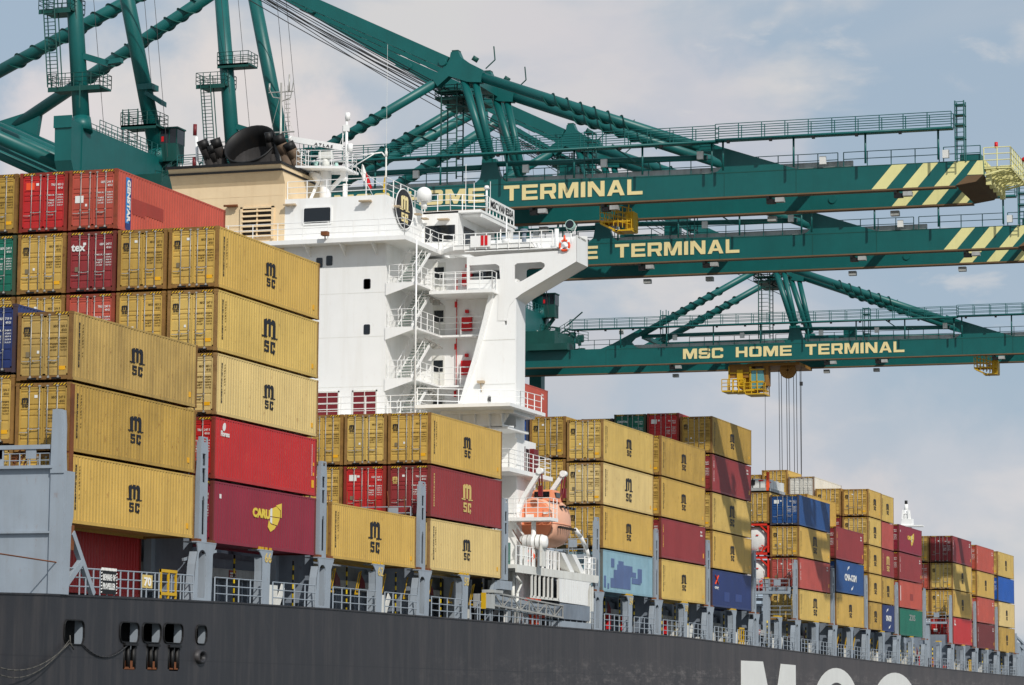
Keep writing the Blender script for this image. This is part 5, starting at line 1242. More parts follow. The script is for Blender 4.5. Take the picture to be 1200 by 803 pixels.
for q in range(5): mb.tube((62.5+q*1.2, .4, 15.3), (62.7+q*1.2, .4, 16.2), .04, 5)
mb.path([(58.6, .6, 17.4), (60, .5, 16.6), (61.5, .5, 16.2)], .03, 5); wb(mb, 'boat_gear', M['rustm'], bd_)
# below the boat deck: dark recess wall, grey tarpaulined boxes, side tanks
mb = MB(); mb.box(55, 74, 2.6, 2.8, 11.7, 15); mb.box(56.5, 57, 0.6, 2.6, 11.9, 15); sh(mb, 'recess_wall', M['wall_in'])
mb = MB(); plate(mb, rrect(65.3, 71.5, 12.35, 13.28, .08), [], .5, lambda a, b, t: (a, -.28+t, b)); sh(mb, 'covered_box', M['tarp'])
mb = MB(); mb.box(67.6, 67.63, -.30, -.28, 12.35, 13.28); mb.box(69.3, 69.33, -.30, -.28, 12.35, 13.28); sh(mb, 'cover_seam', M['grey_dk'])
mb = MB(); mb.box(65.2, 71.8, -.28, .5, 11.72, 12.22); sh(mb, 'side_tank', M['grey'])
mb = MB(); mb.box(71.8, 72.0, -.2, .1, 11.8, 14.9); mb.tube((72.9, .0, 14.0), (72.9, .6, 14.0), .35, 10); mb.box(72.5, 72.9, -.1, .3, 13.0, 14.6); sh(mb, 'pipe_fitting', M['white_old'])
mb = MB()
for q in range(4): mb.tube((72.2+.22*q, .1, 11.8), (72.2+.22*q, .1, 12.3+.12*q), .04, 6)
sh(mb, 'valve_pipe', M['yellow'])
mb = MB(); rail(mb, [(58.2, -.2, 11.82), (63.4, -.2, 11.82)], 1.0, .9, 3, .028, .035); rail(mb, [(50.4, -.2, 11.82), (52.2, -.2, 11.82)], 1.05, .8, 3, .028, .035); sh(mb, 'deck_railing', M['grey'])
mb = MB()
for q in range(6): mb.box(53.5+2.0*q, 53.7+2.0*q, 1.0, 1.2, 11.8, 13.2)
mb.box(57, 58.8, 1.2, 2.4, 11.8, 13.0); sh(mb, 'deck_fitting', M['grey'])
mb = MB(); mb.prism([(61.3, .2, 12.6), (63.9, .2, 12.6), (63.7, .2, 12.35), (62.7, .2, 12.3), (62.7, .2, 11.85), (61.9, .2, 11.85), (61.9, .2, 12.35)], (0, .4, 0)); mb.box(61.9, 64.1, .6, .9, 13.35, 13.5); sh(mb, 'hose_reel', M['ring'])
# bracket carrying the post beside the boat deck
mb = MB(); mb.prism([(52.8, .2, 12.6), (56.6, .2, 13.9), (56.6, .2, 14.25), (54.3, .2, 14.25), (54.0, .2, 13.9)], (0, .2, 0)); mb.box(54.4, 56.6, -.05, .7, 13.75, 14.25); mb.box(51.6, 54.8, 1.8, 2.4, 12, 14.3); sh(mb, 'post_bracket', M['grey'])
# stowed accommodation ladder
gl = root('accommodation_ladder', (51.0, -.35, 12.5)); tag(gl, 'stowed grey gangway with lattice sides lying along the ship side below the lifeboat', 'gangway')
a0, a1, b0, b1 = Vector((52.2, -.4, 12.75)), Vector((65.4, -.4, 12.4)), Vector((52.2, -.4, 13.45)), Vector((65.4, -.4, 13.12))
mb = MB(); mb.bar(a0, a1, .14, .10); mb.bar(b0, b1, .12, .08); mb.bar(a0+Vector((0, .7, 0)), a1+Vector((0, .7, 0)), .1, .1)
for k in range(9):
    f = k/8; mb.bar(a0.lerp(a1, f), b0.lerp(b1, f), .07, .06)
    if k < 8: mb.bar((a0 if k % 2 else b0).lerp(a1 if k % 2 else b1, f), (b0 if k % 2 else a0).lerp(b1 if k % 2 else a1, (k+1)/8), .05, .05)
wb(mb, 'lattice_side', M['steel'], gl)
mb = MB(); mb.prism([tuple(a0+Vector((0, .35, .05))), tuple(a1+Vector((0, .35, .05))), tuple(b1+Vector((0, .35, -.05))), tuple(b0+Vector((0, .35, -.05)))], (0, .05, 0)); wb(mb, 'tread_panel', M['grey'], gl)
mb = MB(); mb.box(50.7, 52.3, -.45, .3, 12.55, 13.35); mb.box(51.9, 53.6, -.5, .2, 13.45, 13.62); wb(mb, 'turntable', M['pale_grey'], gl)
mb = MB(); mb.box(50.6, 50.72, -.46, -.2, 12.5, 13.4); wb(mb, 'end_marking', M['yellow'], gl)
# lifeboat
lbt = root('lifeboat', (64.3, .3, 16.5)); tag(lbt, 'orange enclosed lifeboat hanging in white davits at the ship side', 'lifeboat')
def hull_ring(x, w, zb, zt, zc, n=28):
    r = []
    for k in range(n):
        t = 2*math.pi*k/n; cs, sn = math.cos(t), math.sin(t)
        e = .72; yy = -.15+w*math.copysign(abs(cs)**e, cs); zz = (zt-zc)*abs(sn)**.8 if sn > 0 else -(zc-zb)*abs(sn)**.95
        r.append((x, .45+yy, zc+zz))
    return r
secs = [(61.9, 1.12, 16.95, 19.35, 17.9), (62.3, 1.26, 16.8, 19.55, 17.9), (63.4, 1.33, 16.62, 19.62, 17.95), (64.6, 1.30, 16.6, 19.62, 18.0), (65.5, 1.16, 16.7, 19.5, 18.05), (66.3, .92, 16.95, 19.2, 18.15), (66.9, .6, 17.3, 18.8, 18.2), (67.2, .28, 17.7, 18.5, 18.25)]
mb = MB(); mb.rings([hull_ring(*s) for s in secs]); wb(mb, 'boat_hull', M['orange'], lbt)
mb = MB(); mb.rings([hull_ring(x, w+.05, 17.9, 18.02, 17.96) for x, w, *_ in secs]); wb(mb, 'fender_strake', M['orange_d'], lbt)
mb = MB(); mb.rings([hull_ring(61.80, 1.02, 17.05, 19.25, 17.9), hull_ring(61.88, 1.1, 16.95, 19.35, 17.9)]); mb.box(61.7, 61.8, -.1, .85, 18.0, 19.0); mb.box(61.72, 61.8, -.7, -.3, 18.0, 18.8); sd_ = wb(mb, 'stern_plate', M['orange_d'], lbt)
mb = MB(); mb.prism([(62.1, -.85, 19.3), (62.1, .65, 19.4), (62.25, .5, 20.0), (62.25, -.65, 20.0)], (1.5, 0, 0)); wb(mb, 'conning_hood', M['orange_d'], lbt)
mb = MB(); mb.box(62.08, 62.12, -.55, -.1, 19.55, 19.88); mb.box(62.08, 62.12, .0, .4, 19.55, 19.88); mb.box(62.6, 63.4, -.82, -.7, 19.55, 19.85); wb(mb, 'hood_window', M['glass'], lbt)
mb = MB()
for x in (63.2, 64.0, 64.8, 65.5): mb.box(x, x+.26, -1.10, -.8, 18.95, 19.1)
wb(mb, 'porthole', M['glass'], lbt)
mb = MB()
for k in range(8): mb.box(62.4+k*.42, 62.5+k*.42, -1.22, -1.0, 17.68, 17.82)
wb(mb, 'grab_loop', M['soot'], lbt)
mb = MB(); mb.box(61.66, 61.7, .3, .8, 18.3, 18.5); mb.box(61.68, 61.72, -.6, -.3, 18.5, 18.6); wb(mb, 'stern_lettering', M['inkw'], lbt)
# davits
for x, nm in ((61.2, 'aft'), (66.9, 'fwd')):
    dv = root('davit', (x, 2.2, 17.0)); tag(dv, 'white davit arm holding the lifeboat stern' if nm == 'aft' else 'white davit arm holding the lifeboat bow', 'davit', 'lifeboat davits')
    mb = MB()
    if nm == 'aft':
        pts = [(x, 1.35, 17.5), (x, 1.15, 18.5), (x, .75, 19.5), (x, -.25, 21.05)]; r = .21
    else: pts = [(x, 1.7, 18.5), (x, 1.3, 19.4), (x, .7, 20.4), (x, .05, 21.3)]; r = .2
    for a, b in zip(pts, pts[1:]): mb.bar(a, b, .26, .32, (1, 0, 0))
    mb.tube((x-.25, pts[-1][1], pts[-1][2]), (x+.25, pts[-1][1], pts[-1][2]), .2, 12); mb.bar(pts[0], (x, pts[0][1]+.2, 15.3), .4, .5, (1, 0, 0)); wb(mb, 'arm', M['white'], dv)
    e = pts[-1]; mb = MB(); mb.tube((x, e[1]-.1, e[2]-.2), (x+(.9 if nm == 'aft' else -.9), -.1, 19.5), .05, 6); mb.tube((x, e[1]+.1, e[2]-.2), (x+(.9 if nm == 'aft' else -.9), 0, 19.5), .05, 6); mb.box(x-.1, x+.1, e[1]-.15, e[1]+.1, e[2]-1.5, e[2]-.9); wb(mb, 'fall_block', M['dkred'], dv)
mb = MB(); mb.path([(60.9, 2.3, 20.0), (60, 2.8, 19.0), (59.5, 2.9, 17.8)], .03, 5); mb.tube((60.3, 2.9, 17.8), (60.3, 2.9, 18.2), .5, 12); sh(mb, 'davit_winch', M['white_old'])
lr = root('liferaft_canister', (60.4, .5, 16.3)); tag(lr, 'white liferaft canister strapped on its cradle under the lifeboat', 'liferaft')
mb = MB(); n = 14; rr = []
for y, r in ((1.75, .15), (1.72, .36), (1.55, .44), (1.0, .46), (.97, .49), (.93, .49), (.9, .46), (.35, .44), (.12, .36), (.08, .15)): rr.append([(60.4+r*math.cos(2*math.pi*k/n), y-1.05, 16.75+r*math.sin(2*math.pi*k/n)) for k in range(n)])
mb.rings(rr); wb(mb, 'shell', M['white'], lr)
mb = MB()
for y in (-.65, -.35, .15, .45): mb.tube((60.4, y, 16.75), (60.4, y+.05, 16.75), .475, 14)
wb(mb, 'strap', M['steel'], lr)
mb = MB(); mb.box(60.0, 60.8, -.75, -.63, 15.3, 16.5); mb.box(60.0, 60.8, .35, .47, 15.3, 16.5); wb(mb, 'cradle', M['white_old'], lr)
fp = root('foremast', (286, 20, 27)); tag(fp, 'white foremast top rising above the containers near the right', 'mast')
c0 = (286, 19.96, 31.45)
mb = MB(); w = .9
for s in (-1, 1):
    for q in (-1, 1): mb.bar((286+q*w, c0[1]+s*w, c0[2]-6), (286+q*.35, c0[1]+s*.35, c0[2]+1.5), .22)
for k in range(8):
    z = c0[2]-5+k*.85; f = .9-.07*k; mb.box(286-f, 286+f, c0[1]-f, c0[1]+f, z, z+.16)
mb.box(285.2, 286.8, c0[1]-2.3, c0[1]+1.0, c0[2]-.75, c0[2]-.55); mb.box(285.4, 286.6, c0[1]-.9, c0[1]+.5, c0[2]-.6, c0[2]+.3); mb.tube((286, c0[1], c0[2]+1.3), (286, c0[1], c0[2]+2.3), .28, 8); mb.tube((286, c0[1], c0[2]), (286, c0[1], c0[2]+1.5), .45, 8, .3); wb(mb, 'lattice', M['white'], fp)
mb = MB(); mb.tube((286, c0[1], c0[2]+2.3), (286, c0[1], c0[2]+2.8), .2, 8); wb(mb, 'lamp', M['black'], fp)
# bow gear at the right edge
mb = MB(); mb.box(252.5, 253.2, .2, .5, 10.5, 14.5); mb.bar((252, 1.5, 16.5), (258, .3, 14.5), .25); mb.bar((252, 1.5, 15.8), (258, .3, 13.8), .25); mb.box(254, 262, .5, 6, 10.5, 14.6)
for k in range(6): mb.box(251.5+k*1.3, 251.8+k*1.3, -.2, 0, 10.5, 13)
mb.box(251, 262, 0.0, .2, 12.4, 12.7); sh(mb, 'bow_fittings', M['grey'])
# ================================================================ SETTING: water and quay
mb = MB(); mb.poly([(-3000, -3000, .4), (4500, -3000, .4), (4500, 42.0, .4), (-3000, 42.0, .4)])
wm = bpy.data.materials.new('dock water'); wm.use_nodes = True; b = wm.node_tree.nodes['Principled BSDF']; b.inputs['Base Color'].default_value = (.035, .05, .045, 1); b.inputs['Roughness'].default_value = .12
nz = wm.node_tree.nodes.new('ShaderNodeTexNoise'); nz.inputs['Scale'].default_value = .6; bp = wm.node_tree.nodes.new('ShaderNodeBump'); bp.inputs['Strength'].default_value = .3; wm.node_tree.links.new(nz.outputs[0], bp.inputs['Height']); wm.node_tree.links.new(bp.outputs[0], b.inputs['Normal'])
struct(mb.build('water', wm))
mb = MB(); mb.box(-3000, 4500, 42.0, 4000, -4, 5.0); struct(mb.build('quay', paint('quay concrete', (150, 146, 138), .85, .12, .4, (100, 96, 90), streak=False)))

# ================================================================ CRANES (shared Y/Z geometry, near girder plane at local x = 0)
G = 7.7; QZ = 5.0; CY0 = 43.0
def make_crane():
    t = root('quay_crane', (0, CY0, QZ))
    O = Vector((0, CY0, QZ))
    def A(mb, name, mat, par=None):
        if par is None:
            mb.v = [(p[0]-O.x, p[1]-O.y, p[2]-O.z) for p in mb.v]; return mb.build(name, mat, t)
        w = Vector((0, 0, 0)); q = par
        while q is not None and q is not t: w += q.location; q = q.parent
        w += O; mb.v = [(p[0]-w.x, p[1]-w.y, p[2]-w.z) for p in mb.v]; return mb.build(name, mat, par)
    CR = M['crane']
    zb, zt = 42.18, 43.86
    web = [(60, zb), (-20.62, zb), (-21.38, 42.84), (-22.55, 42.84), (-22.5, 43.86), (-9.6, 43.9), (-4.2, 45.75), (-2.9, 46.3), (-2.45, 45.55), (-3.5, 45.25), (-4.2, 44.8), (-4.4, 44.35), (-4.0, 44.0), (-3.5, 43.88),
           (11.55, 44.05), (11.9, 44.35), (12.1, 44.9), (12.3, 45.75), (13.35, 45.75), (13.4, 44.9), (13.5, 44.35), (13.9, 44.0), (29.3, 43.85), (29.9, 44.1), (30.3, 44.6), (29.9, 45.0), (28.7, 45.45), (29.3, 45.95), (32.4, 44.4), (33.6, 43.95), (60, 43.9)]
    for gx, s in ((0, 1), (G, -1)):
        mb = MB(); x0 = gx; plate(mb, web, [], .5, lambda a, b, tt: (x0+s*tt, a, b)); gd = A(mb, 'boom_girder', CR)
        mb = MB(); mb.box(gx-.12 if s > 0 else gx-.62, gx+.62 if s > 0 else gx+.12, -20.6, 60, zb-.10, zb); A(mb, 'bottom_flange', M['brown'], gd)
        mb = MB()
        for y in (-18, -9.6, -4.5, 3.0, 13.9, 24.5, 33): mb.box(gx-.012 if s > 0 else gx, gx if s > 0 else gx+.012, y, y+.035, zb, zt)
        mb.box(gx-.012, gx+.0, -22.4, 33, zt-.03, zt+.03); A(mb, 'web_seam', M['crane_dark'], gd)
        # slanting warning stripes at the tip, outer and inner faces
        for xx in ((gx-.02, gx-.004), ((gx+.504, gx+.52) if s > 0 else (gx-.52, gx-.504))):
            mb = MB()
            for k in range(4):
                y = -14.85-2.15*k; w = 1.02
                if k < 3: pts = [(y, zb+.03), (y-w, zb+.03), (y-w-1.42, zt-.02), (y-1.42, zt-.02)]
                else: pts = [(-21.4, 42.9), (-22.52, 42.88), (-22.48, zt-.02), (-22.1, zt-.02)]
                mb.prism([(xx[0], a, b) for a, b in pts], (xx[1]-xx[0], 0, 0))
            A(mb, 'warning_stripe', M['warn'], gd)
        mb = MB(); mb.tube((gx+(.51 if s > 0 else -.51), -10.6, 42.9), (gx+(.58 if s > 0 else -.58), -10.6, 42.9), .28, 14); A(mb, 'inspection_hatch', CR, gd)
    # lettering on the outer web
    bx = -.03
    def word(w_, ya, yb, z0, z1):
        mb = MB(); block_word(mb, w_, (bx, ya, z0), (0, -1, 0), (0, 0, 1), ya-yb, z1-z0, .02); A(mb, 'girder_lettering', M['letter'])
    word('MSC', 24.65, 20.35, 42.60, 43.66); word('HOME', 19.0, 13.10, 42.62, 43.68); word('TERMINAL', 11.66, 1.40, 42.64, 43.74)
    # cross ties
    for y in (-20.5, -9, 4, 13, 22, 33):
        mb = MB(); mb.box(.5, G-.5, y-.25, y+.25, zt-.35, zt+.1); A(mb, 'cross_tie', CR)
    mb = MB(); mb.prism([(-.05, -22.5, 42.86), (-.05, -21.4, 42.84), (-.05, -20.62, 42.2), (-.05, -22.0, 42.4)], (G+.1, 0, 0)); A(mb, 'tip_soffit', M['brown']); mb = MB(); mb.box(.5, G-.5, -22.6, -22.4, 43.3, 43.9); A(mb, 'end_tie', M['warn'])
    # trolley rail machinery strip between walkway and web
    mb = MB(); mb.box(.30, .5, -13.5, 12, zt+.10, zt+.48); mb.box(.30, .5, 14, 33, zt+.02, zt+.42); mb.box(G-.8, G-.55, -12, 40, zt+.10, zt+.50); A(mb, 'cable_tray', M['pale_grey'])
    # tubes ------------------------------------------------------
    def tube(a, b, r, name='strut_tube', strake=None, n=20):
        mb = MB(); mb.tube(a, b, r, n); o = A(mb, name, CR)
        if strake:
            a = Vector(a); b = Vector(b); d = (b-a); u = d.normalized(); x = u.cross(Vector((0, 0, 1))).normalized(); y = u.cross(x); f0, f1, tn = strake; m2 = MB(); N2 = int(tn*28)
            for ph in (0, math.pi):
                pr = None
                for k in range(N2+1):
                    f = f0+(f1-f0)*k/N2; th = ph+2*math.pi*tn*k/N2; c = a+d*f; rad = x*math.cos(th)+y*math.sin(th)
                    p0, p1 = c+rad*r*.95, c+rad*(r+.14)
                    if pr: m2.prism([tuple(pr[0]), tuple(pr[1]), tuple(p1), tuple(p0)], tuple(u*.045))
                    pr = (p0, p1)
            A(m2, 'helical_strake', M['crane_dark'], o)
        return o
    for gx in (.25, G-.25):
        s = 1 if gx < 1 else -1
        back = (gx, 17.0, 51.6); bl = (gx, 29.3, 45.35)
        tube(bl, back, .34, strake=(.25, .70, 2.9))
        tube((gx, 13.5, 51.8), (gx, -2.75, 45.8), .36, strake=(.29, .69, 3.2))
        tube((gx, 14.9, 51.8), (gx, 12.95, 45.7), .30); tube((gx, 13.95, 51.4), (gx, 12.7, 45.9), .26)
        tube((gx, 29.0, 45.15), (gx, 13.3, 45.2), .2, 'tie_tube'); tube((gx, 12.4, 45.4), (gx, -3.2, 45.05), .2, 'tie_tube')
        # node at the apex: welded plates
        mb = MB(); apx = [(17.25, 51.95), (16.75, 51.25), (15.9, 51.95), (15.3, 51.75), (14.5, 51.45), (13.45, 51.35), (13.3, 52.25), (14.4, 52.85), (15.0, 53.3), (15.2, 53.75), (15.75, 53.7), (15.85, 53.2), (16.1, 52.75)]
        plate(mb, apx, [], .72, lambda a, b, tt: (gx-.36+tt, a, b)); nd = A(mb, 'apex_node', CR)
        mb = MB(); mb.box(gx-.3, gx+.3, 15.2, 15.7, 53.6, 53.85); mb.tube((gx, 14.1, 53), (gx, 13.9, 53.3), .25, 8); mb.path([(gx, 13.2, 52.4), (gx, 12.5, 53.0), (gx, 12.6, 54.0)], .05, 5); A(mb, 'apex_fitting', M['crane_dark'], nd)
        # forestay plate links running up to the mast
        mb = MB(); a = (gx-s*.1, 16.1, 52.95); b = (gx-s*.1, 30.5, 59.95); mb.bar(a, b, .5, .92); mb.bar((gx, 30, 59.7), (gx+.2*s, 46.0, 69.5), .5, .8); fo = A(mb, 'forestay_link', CR)
        mb = MB(); mb.tube((gx-.5, 16.35, 53.0), (gx+.5, 16.35, 53.0), .28, 14); mb.tube((gx-.6, 29.5, 59.4), (gx+.6, 29.5, 59.4), .3, 12); A(mb, 'link_pin', CR, fo)
        # rib plates on the links (small steps seen along the lower edge)
        mb = MB()
        for k in range(7):
            f = .12+k*.11; c = Vector(a).lerp(Vector(b), f); mb.bar(c+Vector((0, 0, -.5)), c+Vector((0, .9, -.05)), .45, .10)
        A(mb, 'link_lug', CR, fo)
    mb = MB(); mb.box(.2, G-.2, 14.6, 15.4, 51.8, 52.4); mb.box(.2, G-.2, 28.8, 29.2, 44.9, 45.3); A(mb, 'apex_beam', CR)
    # ladder tower and platform below the apex
    mb = MB(); mb.box(1.2, 5.5, 14.4, 17.4, 50.6, 50.75); mb.box(1.2, 3.2, 14.0, 16.6, 49.9, 50.0); mb.box(.6, 2.0, 15.3, 17.2, 51.0, 51.1)
    for y in (15.6, 16.8):
        for x in (.9, 2.3): mb.tube((x, y, 44.6), (x, y, 51.6), .06, 5)
    for k in range(16):
        z = 45+k*.42; mb.box(.9, .96, 15.6, 16.8, z, z+.05); mb.box(2.25, 2.3, 15.6, 16.1, z, z+.05)
    rail(mb, [(1.2, 14.4, 50.7), (1.2, 17.4, 50.7), (5.5, 17.4, 50.7), (5.5, 14.4, 50.7)], .9, .7, 3, .03, .03); A(mb, 'apex_ladder', M['crane_dark'])
    # upper walkway with rails, on posts
    def walkway(x, ya, yb, z, name='walkway', drop=True, rails=1.02):
        mb = MB(); mb.box(x-.45, x+.45, yb, ya, z-.12, z); mb.tube((x-.45, ya, z-.1), (x-.45, yb, z-.1), .085, 6)
        if drop:
            for k in range(int((ya-yb)/5)+1): y = ya-.4-k*5.0; mb.tube((x+.1, y, 43.9), (x+.1, y, z-.1), .075, 6)
        o = A(mb, name, CR)
        mb = MB(); n = max(1, round((ya-yb)/1.6))
        for xx in (x-.45, x+.45): rail(mb, [(xx, ya, z), (xx, yb, z)], rails, 1.6, 3, .028, .035, 4)
        A(mb, 'handrail', M['crane'], o)
        mb = MB()
        for k in range(int((ya-yb)/3)): mb.box(x-.5, x-.3, ya-1-k*3, ya-.8-k*3, z-.35, z-.12)
        A(mb, 'lamp', M['black'], o)
    walkway(-.9, 36.6, -4.2, 45.98, rails=1.0); walkway(-.9, -4.2, -20.6, 46.05)
    mb = MB()
    for x in (-.75, -.05):
        for y in (-21.35, -20.75): mb.tube((x, y, 43.8), (x, y, 47.9), .05, 5)
    for k in range(14): mb.box(-.75, -.7, -21.35, -20.75, 43.9+k*.3, 43.94+k*.3)
    for z in (45.3, 46.2, 46.9, 47.6): mb.box(-.8, 0, -21.4, -20.7, z, z+.06)
    A(mb, 'tip_ladder', CR)
    mb = MB()
    for ya, yb in ((24, 16), (14.8, -3.6), (-5.5, -12.5), (-12.9, -19.5), (-19.8, -22.3), (36, 31)): rail(mb, [(.1, ya, 43.92), (.1, yb, 43.92)], .98, 1.55, 2, .028, .035, 4)
    rail(mb, [(G-.1, 20, 43.92), (G-.1, -20, 43.92)], .98, 1.6, 2, .028, .035, 4); A(mb, 'girder_handrail', CR)
    mb = MB()
    for y, z in ((10, 44.6), (4.2, 44.7), (-2.8, 44.9), (-11.5, 44.1), (-20.0, 44.1), (18.3, 44.6), (25.5, 44.6), (31.3, 45.4)): mb.box(-.25, .0, y-.22, y+.22, z, z+.55)
    A(mb, 'junction_box', M['inkw'])
    mb = MB()
    for y in (-7.6, 9.6, 4.3, -16.5, 26): mb.box(-.15, 1.4, y-.1, y+.1, zb-.35, zb-.1); mb.box(-.1, .3, y-.5, y+.1, zb-.62, zb-.34)
    fl_ = A(mb, 'boom_floodlight', M['black'])
    mb = MB()
    for y in (-7.6, 9.6, 4.3, -16.5, 26): mb.box(-.25, .25, y-1.15, y-.55, zb-.55, zb-.25); mb.box(G-.3, G+.2, y+1.2, y+1.8, zb-.6, zb-.25)
    A(mb, 'lamp_head', M['pale_grey'], fl_)
    # inner stair clusters and machinery around the pedestal
    mb = MB()
    for y in (27.0, 26.4, 5.6, 5.0):
        for x in (-.3, .6): mb.tube((x, y, 44.0), (x, y, 47.8 if y > 20 else 47.3), .05, 5)
    for z in (44.6, 45.2, 46.6, 47.2): mb.box(-.3, .6, 26.35, 27.05, z, z+.06); mb.box(-.3, .6, 4.95, 5.65, z, z+.06)
    A(mb, 'access_stair', CR); mb = MB()
    mb.bar((-.6, 3.2, 45.9), (-.4, 1.8, 44.9), .1); mb.box(1.5, 2.5, 6.8, 8.0, 44.2, 45.3); mb.box(4.5, 6.5, 9.5, 12.2, 44.1, 45.2)
    A(mb, 'boom_machinery', CR)
    # tip platform
    mb = MB()
    for k in range(15): mb.box(.3+k*.5, .52+k*.5, -24.3, -22.5, 43.38, 43.44)
    mb.box(.3, G-.3, -24.3, -24.2, 43.33, 43.45); mb.box(.3, .4, -24.3, -22.5, 43.3, 43.45); mb.box(.3, G-.3, -23.4, -23.3, 43.3, 43.38)
    for k in range(9): mb.bar((.4+k*.85, -22.5, 42.9), (.4+k*.85, -24.3, 43.35), .08, .12); 
    for k in range(5): mb.box(.8+k*1.5, 1.1+k*1.5, -22.9, -22.55, 42.3, 43.35)
    tp = A(mb, 'tip_platform', M['warn'])
    mb = MB(); rail(mb, [(.3, -22.5, 43.45), (.3, -24.3, 43.45), (G-.3, -24.3, 43.45), (G-.3, -22.5, 43.45)], 1.3, .8, 3, .035, .04); A(mb, 'platform_railing', M['warn'], tp)
    mb = MB(); mb.tube((.6, -23.3, 44.75), (.6, -23.3, 45.15), .12, 8); mb.tube((5.5, -24.3, 44.7), (5.5, -24.6, 44.9), .14, 8); mb.tube((6, -24.3, 44.9), (5, -24.5, 44.75), .10, 8); A(mb, 'warning_lamp', M['red'], tp)
    mb = MB(); mb.box(.2, 1.6, -22.3, -20.9, 43.85, 44.35); A(mb, 'buffer_house', CR)
    # portal beam at the head of the legs, with masts, cab and platforms
    bx0, bx1 = -5.9, 11.6
    mb = MB(); mb.prism([(bx0, 43, 49.15), (bx0+.1, 43, 46.2), (bx0+1.2, 43, 44.3), (bx0+3, 43, 43.9), (bx1, 43, 43.9), (bx1, 43, 49.0)], (0, 1.35, 0))
    mb.box(bx0-.1, bx0+.02, 42.95, 44.4, 48.6, 49.5); mb.box(bx0+1.7, bx0+1.8, 42.94, 43, 44.3, 49.1); pb = A(mb, 'portal_beam', CR)
    mb = MB(); rail(mb, [(bx0+4.5, 42.95, 49.05), (bx1-2, 42.95, 49.05)], .95, 1.0, 3, .03, .035, 4); rail(mb, [(bx0+4.5, 44.2, 49.05), (bx1-2, 44.2, 49.05)], .95, 1.0, 3, .03, .035, 4); A(mb, 'beam_railing', CR, pb)
    mb = MB()
    for x in (bx0+13.2, bx0+13.7): mb.box(x, x+.22, 42.97, 43, 46.6, 47.1)
    A(mb, 'beam_number', M['inkw'], pb)
    for lx in (-3.4, 9.7):
        mb = MB(); mb.box(lx-.65, lx+.65, 43.05, 44.4, QZ+1.8, 43.9); A(mb, 'leg', CR)
        mb = MB(); mb.box(lx-2.2, lx+2.2, 43.2, 44.2, QZ, QZ+1.8); A(mb, 'bogie', M['crane_dark'])
        mb = MB(); mb.box(lx-.6, lx+.6, 72.2, 73.6, QZ+1.8, 44); A(mb, 'leg', CR)
        mb = MB(); mb.box(lx-2.2, lx+2.2, 72.3, 73.3, QZ, QZ+1.8); A(mb, 'bogie', M['crane_dark'])
        mb = MB(); mb.bar((lx, 44.2, 37.5), (lx, 52.5, 43.9), .9, 1.0); A(mb, 'leg_brace', CR)
        mb = MB(); mb.box(lx-.6, lx+.6, 44, 74, QZ+9, QZ+11); A(mb, 'sill_beam', CR)
    # masts lean towards each other and landward
    def mast(xa, top): 
        mb = MB(); a = (xa, 43.35, 48.9); b = (top, 47.0, 71); mb.tube(a, b, .63, 24, .56); mb.tube((xa, 43.35, 48.7), (xa+(top-xa)*.05, 43.5, 49.8), .80, 24, .68); mo = A(mb, 'mast', CR)
        return mo, lambda z: Vector((xa+(top-xa)*(z-48.9)/22.1, 43.35+3.65*(z-48.9)/22.1, z))
    m1, f1 = mast(-3.5, -.13); m2, f2 = mast(9.7, 6.33)
    def cage(mb, c, w, d, h=1.0): 
        mb.box(c.x-d, c.x+d, c.y-w, c.y+w, c.z-.15, c.z); mb.box(c.x-d, c.x-d+.08, c.y-w, c.y+w, c.z-.35, c.z)
        rail(mb, [(c.x-d, c.y-w, c.z), (c.x-d, c.y+w, c.z), (c.x+d, c.y+w, c.z), (c.x+d, c.y-w, c.z), (c.x-d, c.y-w, c.z)], h, .7, 3, .028, .035, 4)
    mb = MB(); c = f1(52.1); cage(mb, Vector((c.x, c.y, c.z)), 2.1, 1.0); c = f1(58.2); cage(mb, Vector((c.x-.2, c.y+1.0, c.z)), 1.3, 1.2)
    for y in (45.0, 45.9):
        for x in (-4.2, -3.6): mb.tube((x, y, 52.1), (x+.6, y+.9, 59), .05, 5)
    for k in range(22): z = 52.3+k*.3; s_2 = (z-52.1)/6.9; mb.box(-4.2+.6*s_2, -4.14+.6*s_2, 45.0+.9*s_2, 45.9+.9*s_2, z, z+.045)
    mb.tube((c.x-3, 42.8, 50.2), (c.x-3, 42.8, 52.0), .06, 5)
    c = f1(60.0); cage(mb, Vector((c.x, c.y-1.0, c.z)), 1.4, 1.0)
    A(mb, 'mast_platform', M['crane_dark'], m1)
    mb = MB(); c = f1(54.3); mb.bar(c+Vector((0, -.5, .3)), c+Vector((0, -2.6, -.4)), .5, .45); mb.bar(c+Vector((0, -2.4, -.3)), c+Vector((0, -3.6, -.2)), .5, .35); A(mb, 'cable_bracket', CR, m1)
    mb = MB(); c = f2(51.6); cage(mb, Vector((c.x-.3, c.y+.5, c.z-.1)), 1.5, 1.1); 
    for y in (45.5, 46.0, 44.7):
        mb.tube((8.6, y, 48.9), (8.6, y, 52.9), .05, 5)
    for k in range(10): mb.tube((8.6, 44.7, 49.6+k*.36), (8.6, 46.0, 49.6+k*.36), .03, 4)
    A(mb, 'mast_platform', M['crane_dark'], m2)
    mb = MB(); c = f2(54.0); mb.prism([tuple(c+Vector((-.6, .3, .6))), tuple(c+Vector((-.6, -1.6, -.6))), tuple(c+Vector((-.6, -1.6, -1.0))), tuple(c+Vector((-.6, .2, .2)))], (1.0, 0, 0)); mb.box(c.x-.8, c.x+.4, c.y-.9, c.y+.4, c.z+.3, c.z+.75); A(mb, 'cable_bracket', CR, m2)
    mb = MB(); mb.box(9.2, 10.6, 41.6, 43.05, 48.75, 50.15); cb = A(mb, 'lift_cabin', M['crane_dark'])
